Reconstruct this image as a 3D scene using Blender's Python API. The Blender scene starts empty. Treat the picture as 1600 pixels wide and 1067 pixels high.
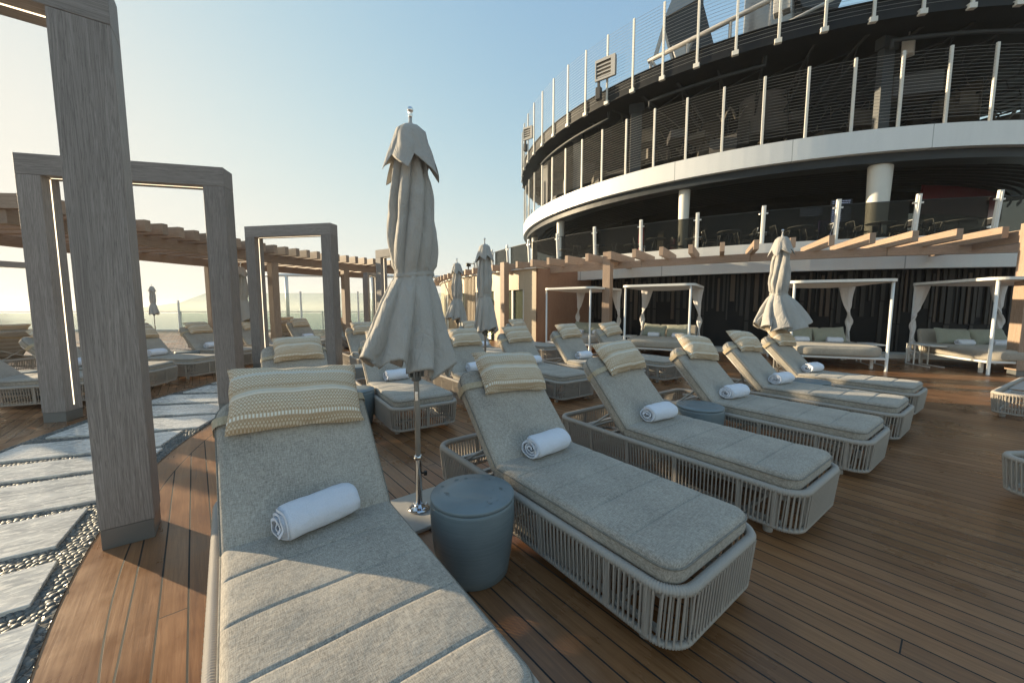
import bpy, math, random
from mathutils import Vector, Matrix, noise
R = math.radians
random.seed(7)
scn = bpy.context.scene
col = scn.collection

# ------------------------------------------------------------------ helpers
class MB:
    def __init__(s): s.v = []; s.f = []; s.sm = []
    def add(s, vs, fs, smooth=False, M=None):
        o = len(s.v)
        s.v += [tuple(M @ Vector(p)) for p in vs] if M else [tuple(p) for p in vs]
        s.f += [tuple(i + o for i in f) for f in fs]; s.sm += [smooth] * len(fs)
    def box(s, x0, x1, y0, y1, z0, z1, b=0.0, M=None):
        if b <= 0:
            vs = [(x, y, z) for x in (x0, x1) for y in (y0, y1) for z in (z0, z1)]
            fs = [(0, 1, 3, 2), (4, 6, 7, 5), (0, 4, 5, 1), (2, 3, 7, 6), (0, 2, 6, 4), (1, 5, 7, 3)]
            s.add(vs, fs, False, M); return
        # chamfered box: 24 vertices
        vs = []; idx = {}
        X = (x0, x1); Y = (y0, y1); Z = (z0, z1)
        for i in (0, 1):
            for j in (0, 1):
                for k in (0, 1):
                    sx, sy, sz = (1 - 2 * i) * b, (1 - 2 * j) * b, (1 - 2 * k) * b
                    idx[i, j, k, 'x'] = len(vs); vs.append((X[i], Y[j] + sy, Z[k] + sz))
                    idx[i, j, k, 'y'] = len(vs); vs.append((X[i] + sx, Y[j], Z[k] + sz))
                    idx[i, j, k, 'z'] = len(vs); vs.append((X[i] + sx, Y[j] + sy, Z[k]))
        fs = []
        for i in (0, 1):
            q = [idx[i, 0, 0, 'x'], idx[i, 1, 0, 'x'], idx[i, 1, 1, 'x'], idx[i, 0, 1, 'x']]
            fs.append(q if i else q[::-1])
            q = [idx[0, i, 0, 'y'], idx[0, i, 1, 'y'], idx[1, i, 1, 'y'], idx[1, i, 0, 'y']]
            fs.append(q if i else q[::-1])
            q = [idx[0, 0, i, 'z'], idx[1, 0, i, 'z'], idx[1, 1, i, 'z'], idx[0, 1, i, 'z']]
            fs.append(q if i else q[::-1])
        for a in (0, 1):
            for c in (0, 1):
                q = [idx[a, c, 0, 'x'], idx[a, c, 1, 'x'], idx[a, c, 1, 'y'], idx[a, c, 0, 'y']]; fs.append(q if a != c else q[::-1])
                q = [idx[a, 0, c, 'x'], idx[a, 1, c, 'x'], idx[a, 1, c, 'z'], idx[a, 0, c, 'z']]; fs.append(q if a == c else q[::-1])
                q = [idx[0, a, c, 'y'], idx[1, a, c, 'y'], idx[1, a, c, 'z'], idx[0, a, c, 'z']]; fs.append(q if a != c else q[::-1])
        for i in (0, 1):
            for j in (0, 1):
                for k in (0, 1):
                    q = [idx[i, j, k, c] for c in 'xyz']
                    fs.append(q if (i + j + k) % 2 == 1 else q[::-1])
        s.add(vs, fs, False, M)
    def tube(s, pts, r, n=8, closed=False, cap=True, up=None, smooth=True, flat=None):
        pts = [Vector(p) for p in pts]; N = len(pts); vs = []
        rr = r if isinstance(r, (list, tuple)) else [r] * N
        prev = None
        for i, p in enumerate(pts):
            if closed: t = pts[(i + 1) % N] - pts[i - 1]
            else: t = pts[min(i + 1, N - 1)] - pts[max(i - 1, 0)]
            t.normalize()
            if up is not None: u = Vector(up)
            elif prev is not None: u = prev
            else: u = Vector((0, 0, 1)) if abs(t.z) < .9 else Vector((1, 0, 0))
            a = (u - t * u.dot(t)); a.normalize(); b = t.cross(a); prev = a
            for k in range(n):
                th = 2 * math.pi * k / n
                w = rr[i]
                if flat: q = p + a * (math.cos(th) * flat[0]) + b * (math.sin(th) * flat[1])
                else: q = p + (a * math.cos(th) + b * math.sin(th)) * w
                vs.append(q)
        fs = []
        for i in range(N if closed else N - 1):
            j = (i + 1) % N
            for k in range(n):
                l = (k + 1) % n
                fs.append((i * n + k, i * n + l, j * n + l, j * n + k))
        s.add(vs, fs, smooth)
        if cap and not closed:
            o = len(s.v) - len(vs)
            s.f.append(tuple(o + k for k in range(n))[::-1]); s.sm.append(False)
            s.f.append(tuple(o + (N - 1) * n + k for k in range(n))); s.sm.append(False)
    def lathe(s, prof, n=32, c=(0, 0, 0), smooth=True):
        vs = []; 
        for r, z in prof:
            for k in range(n):
                t = 2 * math.pi * k / n
                vs.append((c[0] + r * math.cos(t), c[1] + r * math.sin(t), c[2] + z))
        fs = []
        for i in range(len(prof) - 1):
            for k in range(n):
                l = (k + 1) % n
                fs.append((i * n + k, i * n + l, (i + 1) * n + l, (i + 1) * n + k))
        s.add(vs, fs, smooth)
        o = len(s.v) - len(vs)
        if prof[0][0] > 1e-5: s.f.append(tuple(o + k for k in range(n))[::-1]); s.sm.append(False)
        if prof[-1][0] > 1e-5: s.f.append(tuple(o + (len(prof) - 1) * n + k for k in range(n))); s.sm.append(False)
    def grid(s, P, nu, nv, smooth=True, cu=False, cv=False):
        # P list of nu*nv
        fs = []
        for i in range(nu if cu else nu - 1):
            for j in range(nv if cv else nv - 1):
                a = i * nv + j; b = ((i + 1) % nu) * nv + j; c = ((i + 1) % nu) * nv + (j + 1) % nv; d = i * nv + (j + 1) % nv
                fs.append((a, b, c, d))
        s.add(P, fs, smooth)
    def ring(s, c, r0, r1, z0, z1, a0, a1, n, zt=None):
        vs = []; fs = []
        for i in range(n + 1):
            a = R(a0 + (a1 - a0) * i / n); cc, ss = math.cos(a), math.sin(a)
            for r, z in ((r0, z0), (r1, z0), (r1, z1), (r0, z1)): vs.append((c[0] + r * cc, c[1] + r * ss, z))
        for i in range(n):
            for k in range(4):
                l = (k + 1) % 4
                fs.append((i * 4 + k, i * 4 + l, i * 4 + 4 + l, i * 4 + 4 + k))
        fs.append((3, 2, 1, 0)); fs.append((n * 4, n * 4 + 1, n * 4 + 2, n * 4 + 3))
        s.add(vs, fs)
    def mesh(s, name):
        me = bpy.data.meshes.new(name); me.from_pydata(s.v, [], s.f)
        me.polygons.foreach_set('use_smooth', s.sm)
        me.update(); return me
    def build(s, name, m, parent=None, kind=None, fix=True, **k):
        me = s.mesh(name)
        if fix:
            import bmesh
            bm = bmesh.new(); bm.from_mesh(me); bmesh.ops.recalc_face_normals(bm, faces=bm.faces); bm.to_mesh(me); bm.free()
        me.materials.append(m)
        o = bpy.data.objects.new(name, me); col.objects.link(o)
        if parent: o.parent = parent
        if kind: o['kind'] = kind
        tag(o, **k)
        return o
def tag(o, label=None, cat=None, group=None):
    if label: o['label'] = label
    if cat: o['category'] = cat
    if group: o['group'] = group
    return o
def empty(name, loc=(0, 0, 0), rz=0, **k):
    o = bpy.data.objects.new(name, None); col.objects.link(o)
    o.location = loc; o.rotation_euler = (0, 0, rz); o.empty_display_size = .1
    tag(o, **k); return o
def copy_tree(o, parent=None):
    c = o.copy(); col.objects.link(c)
    if parent: c.parent = parent
    for ch in o.children: copy_tree(ch, c)
    return c
def part_copy(o, parent, M):
    c = o.copy(); col.objects.link(c); c.parent = parent; c.matrix_basis = M; return c
def pol(c, r, a, z=0): return Vector((c[0] + r * math.cos(R(a)), c[1] + r * math.sin(R(a)), z))

# ------------------------------------------------------------------ materials
def mat(name, base=(.5, .5, .5), rough=.5, metal=0, spec=.5):
    m = bpy.data.materials.new(name); m.use_nodes = True
    nt = m.node_tree; b = nt.nodes['Principled BSDF']
    b.inputs['Base Color'].default_value = (*base, 1); b.inputs['Roughness'].default_value = rough
    b.inputs['Metallic'].default_value = metal; b.inputs['Specular IOR Level'].default_value = spec
    return m, nt, b
class N:
    def __init__(s, nt): s.nt = nt
    def n(s, t, ins=None, **kw):
        x = s.nt.nodes.new(t)
        for k, v in kw.items(): setattr(x, k, v)
        for k, v in (ins or {}).items():
            if hasattr(v, 'is_linked'): s.nt.links.new(v, x.inputs[k])
            else: x.inputs[k].default_value = v
        return x
    def m(s, op, a, b=None, c=None, clamp=False):
        ins = {0: a}
        if b is not None: ins[1] = b
        if c is not None: ins[2] = c
        x = s.n('ShaderNodeMath', ins, operation=op); x.use_clamp = clamp
        return x.outputs[0]
    def ramp(s, f, stops, interp='LINEAR'):
        x = s.n('ShaderNodeValToRGB', {0: f}); cr = x.color_ramp; cr.interpolation = interp
        while len(cr.elements) < len(stops): cr.elements.new(.5)
        for e, (p, c) in zip(cr.elements, stops):
            e.position = p; e.color = (*c, 1) if len(c) == 3 else c
        return x.outputs[0]
    def mix(s, f, a, b, mode='MIX'):
        x = s.n('ShaderNodeMix', data_type='RGBA', blend_type=mode)
        for k, v in ((0, f), (6, a), (7, b)):
            if hasattr(v, 'is_linked'): s.nt.links.new(v, x.inputs[k])
            else: x.inputs[k].default_value = v if k == 0 else (*v, 1)
        return x.outputs[2]
    def noise(s, vec, scale, detail=3, rough=.5, dist=0):
        return s.n('ShaderNodeTexNoise', {'Vector': vec, 'Scale': scale, 'Detail': detail, 'Roughness': rough, 'Distortion': dist}).outputs['Fac']
    def scale(s, vec, sc):
        return s.n('ShaderNodeVectorMath', {0: vec, 1: sc}, operation='MULTIPLY').outputs[0]
    def co(s): return s.n('ShaderNodeTexCoord').outputs['Object']
    def bump(s, h, strength, dist):
        return s.n('ShaderNodeBump', {'Height': h, 'Strength': strength, 'Distance': dist}).outputs[0]
    def rnd(s): return s.n('ShaderNodeObjectInfo').outputs['Random']
    def link(s, a, b): s.nt.links.new(a, b)

def wood(name, dark, light, rough=.62):
    m, nt, b = mat(name, rough=rough); g = N(nt); co = g.co()
    r = g.rnd()
    off = g.n('ShaderNodeCombineXYZ', {0: g.m('MULTIPLY', r, 7.3), 1: g.m('MULTIPLY', r, 3.1), 2: g.m('MULTIPLY', r, 11)}).outputs[0]
    p = g.n('ShaderNodeVectorMath', {0: co, 1: off}, operation='ADD').outputs[0]
    warp = g.noise(g.scale(p, (4, 4, .9)), 1.0, 2)
    rings = g.noise(g.scale(p, (14, 14, .55)), 1.0, 3, .55, 1.2)
    cath = g.m('FRACT', g.m('MULTIPLY', rings, 13))
    cath = g.m('ABSOLUTE', g.m('SUBTRACT', cath, .5))
    fine = g.noise(g.scale(p, (210, 210, 2.6)), 1.0, 3, .6)
    pore = g.noise(g.scale(p, (330, 330, 12)), 1.0, 2, .6)
    f = g.m('ADD', g.m('MULTIPLY', cath, .45), g.m('ADD', g.m('MULTIPLY', fine, .8), g.m('MULTIPLY', warp, .15)))
    f = g.m('SUBTRACT', f, .17)
    c = g.ramp(f, [(.1, dark), (.42, tuple((a * .55 + c2 * .45) for a, c2 in zip(dark, light))), (.75, light)])
    c = g.mix(g.m('MULTIPLY', g.m('GREATER_THAN', pore, .62), .45), c, tuple(x * .5 for x in dark))
    v = g.m('ADD', .86, g.m('MULTIPLY', r, .26))
    c = g.n('ShaderNodeVectorMath', {0: c, 1: g.n('ShaderNodeCombineXYZ', {0: v, 1: v, 2: v}).outputs[0]}, operation='MULTIPLY').outputs[0]
    g.link(c, b.inputs['Base Color']); g.link(g.bump(g.m('ADD', fine, g.m('MULTIPLY', cath, .3)), .35, .002), b.inputs['Normal'])
    return m
M = {}
M['greywood'] = wood('grey_wood', (.145, .128, .118), (.385, .352, .33))
M['brownwood'] = wood('brown_wood', (.20, .135, .095), (.46, .345, .26))
M['pinkwood'] = wood('pink_wood', (.26, .17, .115), (.53, .395, .295))
def plain(name, base, rough=.5, metal=0, nscale=30, namt=.12, bump=0, spec=.5):
    m, nt, b = mat(name, base, rough, metal, spec); g = N(nt); co = g.co()
    n = g.noise(co, nscale, 4, .6)
    v = g.m('ADD', 1 - namt, g.m('MULTIPLY', n, 2 * namt))
    cv = g.n('ShaderNodeCombineXYZ', {0: v, 1: v, 2: v}).outputs[0]
    g.link(g.n('ShaderNodeVectorMath', {0: base, 1: cv}, operation='MULTIPLY').outputs[0], b.inputs['Base Color'])
    g.link(g.m('ADD', rough * .85, g.m('MULTIPLY', g.noise(co, nscale * .4, 3), rough * .3)), b.inputs['Roughness'])
    if bump: g.link(g.bump(n, bump, .003), b.inputs['Normal'])
    return m
M['white'] = plain('white_paint', (.78, .77, .73), .35, 0, 3, .05)
def bandmat(name, base, k):
    m, nt, b = mat(name, base, .4); g = N(nt); co = g.co()
    xyz = g.n('ShaderNodeSeparateXYZ', {0: co}); an = g.m('ARCTAN2', xyz.outputs[1], xyz.outputs[0])
    f = g.m('FRACT', g.m('MULTIPLY', an, k)); j = g.m('LESS_THAN', f, .0016 * k)
    pn = g.n('ShaderNodeTexWhiteNoise', {'W': g.m('FLOOR', g.m('MULTIPLY', an, k))}, noise_dimensions='1D').outputs['Value']
    st = g.noise(g.scale(co, (5, 5, .5)), 1, 4, .6); bl = g.noise(co, .8, 4, .6)
    v = g.m('ADD', .86, g.m('ADD', g.m('MULTIPLY', st, .12), g.m('ADD', g.m('MULTIPLY', bl, .08), g.m('MULTIPLY', pn, .05))))
    v = g.m('SUBTRACT', v, g.m('MULTIPLY', j, .45))
    g.link(g.n('ShaderNodeVectorMath', {0: base, 1: g.n('ShaderNodeCombineXYZ', {0: v, 1: v, 2: v}).outputs[0]}, operation='MULTIPLY').outputs[0], b.inputs['Base Color'])
    g.link(g.bump(g.noise(co, 45, 3, .6), .15, .004), b.inputs['Normal']); return m
M['band'] = bandmat('white_band_panels', (.80, .80, .78), 4.0); M['fasciam'] = bandmat('fascia_panels', (.70, .69, .65), 6.0)
M['cream'] = plain('cream_paint', (.72, .70, .64), .5, 0, 2, .06)
M['steel'] = plain('brushed_steel', (.55, .55, .55), .3, 1, 50, .05)
M['cable'] = plain('steel_cable', (.33, .33, .32), .6, .3, 50, .05)
M['chrome'] = plain('chrome', (.7, .7, .7), .08, 1, 50, .03)
M['grey_metal'] = plain('grey_metal', (.30, .30, .30), .45, .6, 20, .1)
M['greymetal2'] = plain('light_grey_metal', (.47, .45, .42), .45, .1, 20, .06)
M['plate'] = plain('base_plate_metal', (.20, .21, .21), .45, .6, 8, .12)
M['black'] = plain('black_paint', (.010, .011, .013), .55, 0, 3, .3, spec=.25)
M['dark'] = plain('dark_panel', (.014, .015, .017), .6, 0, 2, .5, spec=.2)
M['darkgrey'] = plain('dark_grey_paint', (.034, .040, .046), .5, 0, 2, .25, spec=.3)
M['red'] = plain('dark_red_panel', (.17, .008, .018), .35, 0, 1, .15)
M['clutter'] = plain('stored_equipment', (.045, .042, .04), .6, 0, 2, .7)
M['rust'] = plain('weathered_plywood', (.10, .088, .07), .7, 0, 3, .5)
M['rubber'] = plain('black_rubber', (.02, .02, .02), .6)
M['stone'] = plain('pale_footing_stone', (.42, .39, .34), .55, 0, 14, .15, .2)
M['yellow'] = plain('yellow_plastic', (.7, .38, .01), .4)
M['purple'] = plain('purple_cloth', (.06, .03, .16), .8)
# rope cord
def rope(name, base):
    m, nt, b = mat(name, base, .75); g = N(nt); co = g.co()
    n = g.noise(co, 320, 2, .6); n2 = g.noise(co, 5, 2)
    v = g.m('ADD', .72, g.m('ADD', g.m('MULTIPLY', n, .36), g.m('MULTIPLY', n2, .2)))
    cv = g.n('ShaderNodeCombineXYZ', {0: v, 1: v, 2: v}).outputs[0]
    g.link(g.n('ShaderNodeVectorMath', {0: base, 1: cv}, operation='MULTIPLY').outputs[0], b.inputs['Base Color'])
    g.link(g.bump(n, .5, .0015), b.inputs['Normal'])
    return m
M['rope'] = rope('grey_rope', (.42, .375, .325))
M['weave'] = rope('brown_wicker', (.17, .13, .095))
# upholstery
def fabric(name, c1, c2, sc=1.0, bump=.5):
    m, nt, b = mat(name, c1, .9, 0, .2); g = N(nt); co = g.co()
    wx = g.noise(g.scale(co, (260 * sc, 34 * sc, 60 * sc)), 1, 2, .6)
    wy = g.noise(g.scale(co, (34 * sc, 260 * sc, 120 * sc)), 1, 2, .6)
    sp = g.noise(co, 420 * sc, 2, .7)
    big = g.noise(co, 3, 3, .5)
    f = g.m('ADD', g.m('ADD', g.m('MULTIPLY', wx, .5), g.m('MULTIPLY', wy, .5)), g.m('ADD', g.m('MULTIPLY', g.m('SUBTRACT', sp, .5), .5), g.m('MULTIPLY', g.m('SUBTRACT', big, .5), .25)))
    c = g.ramp(f, [(.30, c1), (.5, tuple((a + q) / 2 for a, q in zip(c1, c2))), (.72, c2)])
    g.link(c, b.inputs['Base Color'])
    soft = g.m('MULTIPLY', g.noise(co, 9, 3, .55), 6.0)
    bn = g.bump(f, bump, .0025)
    bn2 = g.n('ShaderNodeBump', {'Height': soft, 'Strength': .12, 'Distance': .01, 'Normal': bn}).outputs[0]
    g.link(bn2, b.inputs['Normal'])
    b.inputs['Sheen Weight'].default_value = .15
    return m
M['upholstery'] = fabric('heather_upholstery', (.165, .148, .126), (.58, .525, .445), 1.35, .5)
M['piping'] = fabric('piping_cloth', (.13, .12, .10), (.30, .28, .24))
M['daybed'] = fabric('daybed_cloth', (.30, .27, .225), (.50, .455, .385))
M['sage'] = fabric('sage_cloth', (.27, .285, .23), (.42, .43, .35))
M['canvas'] = fabric('umbrella_canvas', (.37, .352, .325), (.46, .442, .41), 1.6, .10)
nt = M['canvas'].node_tree; g = N(nt); b = nt.nodes['Principled BSDF']; co = g.co()
cr_ = g.noise(g.scale(co, (9, 9, 3.2)), 1, 4, .55, 1.1); cr_ = g.m('ABSOLUTE', g.m('SUBTRACT', cr_, .5))
prev = b.inputs['Normal'].links[0].from_socket
g.link(g.n('ShaderNodeBump', {'Height': g.m('MULTIPLY', cr_, 2.0), 'Strength': .55, 'Distance': .03, 'Normal': prev}).outputs[0], b.inputs['Normal'])
M['curtain'] = fabric('curtain_cloth', (.66, .65, .64), (.78, .77, .76), 1.5, .15)
M['bolster'] = fabric('strap_cloth', (.34, .26, .16), (.62, .53, .38), 1.2, .4)
def towelmat():
    m, nt, b = mat('terry_towel', (.8, .82, .88), .95, 0, .1); g = N(nt); co = g.co()
    n = g.noise(co, 190, 3, .8); n2 = g.noise(co, 22, 3, .6)
    g.link(g.bump(g.m('ADD', n, g.m('MULTIPLY', n2, 1.6)), 1.0, .007), b.inputs['Normal'])
    c = g.ramp(n, [(.25, (.74, .77, .86)), (.6, (.86, .89, .97))]); g.link(c, b.inputs['Base Color'])
    b.inputs['Sheen Weight'].default_value = .4
    return m
M['towel'] = towelmat()
def pillowmat():
    m, nt, b = mat('patterned_cushion', (.6, .5, .3), .9, 0, .15); g = N(nt); co = g.co()
    xyz = g.n('ShaderNodeSeparateXYZ', {0: co}); x, y = xyz.outputs[0], xyz.outputs[1]
    wob = g.m('MULTIPLY', g.m('SUBTRACT', g.noise(co, 4, 2), .5), .012)
    y = g.m('ADD', y, wob)
    v = g.m('ADD', g.m('DIVIDE', y, .40), .5)
    tan, tan2, crm, wht = (.42, .295, .185), (.58, .455, .33), (.72, .63, .51), (.78, .73, .65)
    # base stripes
    base = g.ramp(v, [(0, tan2), (.035, crm), (.06, tan2), (.19, crm), (.425, wht), (.46, (.58, .58, .53)), (.475, crm), (.50, tan2), (.56, crm), (.74, wht), (.765, (.52, .55, .54)), (.78, wht), (.80, crm), (.97, tan2)], 'CONSTANT')
    # diamond lattice
    fx = g.m('ABSOLUTE', g.m('SUBTRACT', g.m('FRACT', g.m('MULTIPLY', x, 62)), .5))
    fy = g.m('ABSOLUTE', g.m('SUBTRACT', g.m('FRACT', g.m('MULTIPLY', y, 44)), .5))
    d = g.m('ADD', fx, fy)
    ring = g.m('LESS_THAN', g.m('ABSOLUTE', g.m('SUBTRACT', d, .5)), .12)
    dot = g.m('LESS_THAN', d, .2)
    # bands where pattern is dark-on-cream / tight weave
    inband = g.ramp(v, [(0, (1, 1, 1)), (.12, (0, 0, 0)), (.17, (1, 1, 1)), (.41, (0, 0, 0)), (.52, (1, 1, 1)), (.74, (0, 0, 0)), (.80, (1, 1, 1))], 'CONSTANT')
    c = g.mix(g.m('MULTIPLY', inband, g.m('MULTIPLY', ring, .8)), base, tan)
    c = g.mix(g.m('MULTIPLY', inband, g.m('MULTIPLY', dot, .85)), c, (.78, .75, .64))
    rib = g.m('GREATER_THAN', g.m('FRACT', g.m('MULTIPLY', y, 58)), .68)
    c = g.mix(g.m('MULTIPLY', rib, .42), c, tan)
    # ladder row of white stitches
    row = g.ramp(v, [(0, (0, 0, 0)), (.125, (1, 1, 1)), (.165, (0, 0, 0))], 'CONSTANT')
    st = g.m('GREATER_THAN', g.m('FRACT', g.m('MULTIPLY', x, 62)), .45)
    c = g.mix(row, c, tan2); c = g.mix(g.m('MULTIPLY', row, st), c, (.85, .83, .75))
    n = g.noise(co, 300, 2, .7)
    c = g.mix(.35, c, g.ramp(n, [(.3, (.25, .2, .12)), (.7, (.85, .8, .66))]), 'SOFT_LIGHT')
    g.link(c, b.inputs['Base Color'])
    h = g.m('ADD', g.m('MULTIPLY', n, .6), g.m('MULTIPLY', d, .5))
    bn = g.bump(h, .8, .004)
    g.link(g.n('ShaderNodeBump', {'Height': g.noise(g.scale(co, (7, 18, 8)), 1, 3), 'Strength': .5, 'Distance': .03, 'Normal': bn}).outputs[0], b.inputs['Normal'])
    return m
M['pillow'] = pillowmat()
def drummat():
    m, nt, b = mat('blue_grey_drum', (.12, .15, .165), .42); g = N(nt); co = g.co()
    n = g.noise(g.scale(co, (3, 3, 160)), 1, 3, .6); n2 = g.noise(co, 6, 3)
    c = g.ramp(g.m('ADD', g.m('MULTIPLY', n, .5), g.m('MULTIPLY', n2, .5)), [(.3, (.135, .17, .185)), (.7, (.20, .24, .255))])
    g.link(c, b.inputs['Base Color']); g.link(g.bump(n, .35, .002), b.inputs['Normal'])
    g.link(g.m('ADD', .3, g.m('MULTIPLY', n2, .25)), b.inputs['Roughness'])
    return m
M['drum'] = drummat()
m, nt, b = mat('water_drops', (.9, .9, .9), .02); b.inputs['Transmission Weight'].default_value = 1; b.inputs['IOR'].default_value = 1.33; M['drops'] = m
def glass(name, tint, alpha, rough=.03):
    m, nt, b = mat(name, tint, rough); nt.nodes.remove(b); g = N(nt)
    tr = g.n('ShaderNodeBsdfTransparent', {'Color': (*tint, 1)}); gl = g.n('ShaderNodeBsdfGlossy', {'Color': (1, 1, 1, 1), 'Roughness': rough})
    fr = g.m('MULTIPLY', g.n('ShaderNodeLayerWeight', {'Blend': .2}).outputs['Fresnel'], .7)
    df = g.n('ShaderNodeBsdfDiffuse', {'Color': (*[min(1, t) for t in tint], 1)})
    a = g.n('ShaderNodeMixShader', {0: alpha, 1: tr.outputs[0], 2: df.outputs[0]})
    s = g.n('ShaderNodeMixShader', {0: fr, 1: a.outputs[0], 2: gl.outputs[0]})
    g.link(s.outputs[0], nt.nodes['Material Output'].inputs[0]); return m
M['glass'] = glass('green_tinted_glass', (.88, .91, .88), .08)
M['smoke'] = glass('smoked_glass', (.32, .32, .30), .02)
M['doorglass'] = glass('door_glass', (.32, .36, .27), .25)
m, nt, b = mat('led_strip', (.9, .85, .7), .4); b.inputs['Emission Color'].default_value = (1, .80, .52, 1); b.inputs['Emission Strength'].default_value = .55; M['led'] = m
m, nt, b = mat('menu_text', (.32, .34, .42), .4); b.inputs['Emission Color'].default_value = (.55, .65, 1, 1); b.inputs['Emission Strength'].default_value = .08; M['screen'] = m
# striped dark wall
def slatwall():
    m, nt, b = mat('slat_wall_dark', (.03, .03, .034), .6); return m

PC = (4.17, 7.18)          # centre of the curved path
PD = R(-50)
def deckmat():
    m, nt, b = mat('teak_deck', (.2, .1, .06), .4); g = N(nt); co = g.co()
    xyz = g.n('ShaderNodeSeparateXYZ', {0: co}); x, y = xyz.outputs[0], xyz.outputs[1]
    ca, sa = math.cos(PD), math.sin(PD)
    a = g.m('ADD', g.m('MULTIPLY', x, ca), g.m('MULTIPLY', y, sa))
    p = g.m('ADD', g.m('MULTIPLY', x, -sa), g.m('MULTIPLY', y, ca))
    t = g.m('DIVIDE', p, .113)
    i = g.m('FLOOR', t); fr = g.m('FRACT', t)
    rn = g.n('ShaderNodeTexWhiteNoise', {'W': i}, noise_dimensions='1D').outputs['Value']
    s = g.m('DIVIDE', g.m('ADD', a, g.m('MULTIPLY', rn, 31.7)), 12.0)
    si = g.m('FLOOR', s); sf = g.m('FRACT', s)
    rn2 = g.n('ShaderNodeTexWhiteNoise', {'W': g.m('ADD', g.m('MULTIPLY', i, 7.31), g.m('MULTIPLY', si, 3.77))}, noise_dimensions='1D').outputs['Value']
    seam = g.m('MAXIMUM', g.m('LESS_THAN', fr, .075), g.m('LESS_THAN', sf, .0005))
    # margin board along the path
    dx = g.m('SUBTRACT', x, PC[0]); dy = g.m('SUBTRACT', y, PC[1])
    rr = g.m('SQRT', g.m('ADD', g.m('MULTIPLY', dx, dx), g.m('MULTIPLY', dy, dy)))
    inm = g.m('MAXIMUM', g.m('MULTIPLY', g.m('GREATER_THAN', rr, 8.22), g.m('LESS_THAN', rr, 8.5)), g.m('MULTIPLY', g.m('GREATER_THAN', rr, 10.0), g.m('LESS_THAN', rr, 10.28)))
    edge = g.m('MAXIMUM', g.m('LESS_THAN', g.m('ABSOLUTE', g.m('SUBTRACT', rr, 8.22)), .004), g.m('LESS_THAN', g.m('ABSOLUTE', g.m('SUBTRACT', rr, 10.28)), .004))
    seam = g.m('MAXIMUM', g.m('MULTIPLY', seam, g.m('SUBTRACT', 1, inm)), edge)
    vec = g.n('ShaderNodeCombineXYZ', {0: g.m('MULTIPLY', a, 2.2), 1: g.m('MULTIPLY', p, 55), 2: g.m('MULTIPLY', rn2, 20)}).outputs[0]
    gr = g.noise(vec, 1, 5, .65, .6)
    fine = g.noise(g.scale(vec, (4, 5, 1)), 1, 3, .7)
    f = g.m('ADD', g.m('MULTIPLY', gr, .62), g.m('ADD', g.m('MULTIPLY', fine, .22), g.m('MULTIPLY', g.m('SUBTRACT', rn2, .5), .20)))
    c = g.ramp(f, [(.12, (.115, .045, .017)), (.40, (.25, .112, .043)), (.60, (.36, .178, .077)), (.86, (.48, .265, .13))])
    big = g.noise(co, .7, 4, .6); mid = g.noise(co, 3.2, 4, .6)
    wet = g.ramp(g.m('ADD', g.m('MULTIPLY', big, .7), g.m('MULTIPLY', mid, .3)), [(.44, (0, 0, 0)), (.56, (1, 1, 1))])
    c = g.mix(g.m('MULTIPLY', wet, .35), c, (.08, .04, .02))
    # dried salt marks
    salt = g.ramp(g.noise(g.n('ShaderNodeCombineXYZ', {0: g.m('MULTIPLY', a, 1.3), 1: g.m('MULTIPLY', p, 3.5), 2: 0.0}).outputs[0], 1.6, 6, .7), [(.62, (0, 0, 0)), (.78, (1, 1, 1))])
    c = g.mix(g.m('MULTIPLY', salt, .16), c, (.5, .42, .36))
    c = g.mix(seam, c, (.008, .008, .008))
    g.link(c, b.inputs['Base Color'])
    ro = g.m('ADD', g.m('ADD', .10, g.m('MULTIPLY', g.m('SUBTRACT', 1, wet), .20)), g.m('MULTIPLY', g.m('ADD', gr, mid), .14))
    g.link(g.m('ADD', ro, g.m('MULTIPLY', seam, .3)), b.inputs['Roughness'])
    h = g.m('SUBTRACT', g.m('MULTIPLY', g.m('ADD', gr, g.m('MULTIPLY', fine, .5)), g.m('SUBTRACT', 1.1, wet)), g.m('MULTIPLY', seam, 2))
    g.link(g.bump(h, .28, .002), b.inputs['Normal'])
    return m
M['deck'] = deckmat()
def pebblebed():
    m, nt, b = mat('pebble_bed', (.1, .1, .1), .4); g = N(nt); co = g.co()
    v = g.n('ShaderNodeTexVoronoi', {'Vector': co, 'Scale': 24}, feature='DISTANCE_TO_EDGE').outputs['Distance']
    v2 = g.n('ShaderNodeTexVoronoi', {'Vector': co, 'Scale': 24}).outputs['Color']
    k = g.ramp(v, [(.03, (0, 0, 0)), (.16, (1, 1, 1))])
    pc = g.ramp(g.n('ShaderNodeSeparateColor', {0: v2}).outputs[0], [(0, (.035, .04, .04)), (.6, (.10, .105, .10)), (1, (.22, .21, .19))])
    g.link(g.mix(k, (.13, .125, .115), pc), b.inputs['Base Color'])
    g.link(g.bump(k, 1, .012), b.inputs['Normal']); b.inputs['Roughness'].default_value = .3
    return m
M['bed'] = pebblebed()
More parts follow.
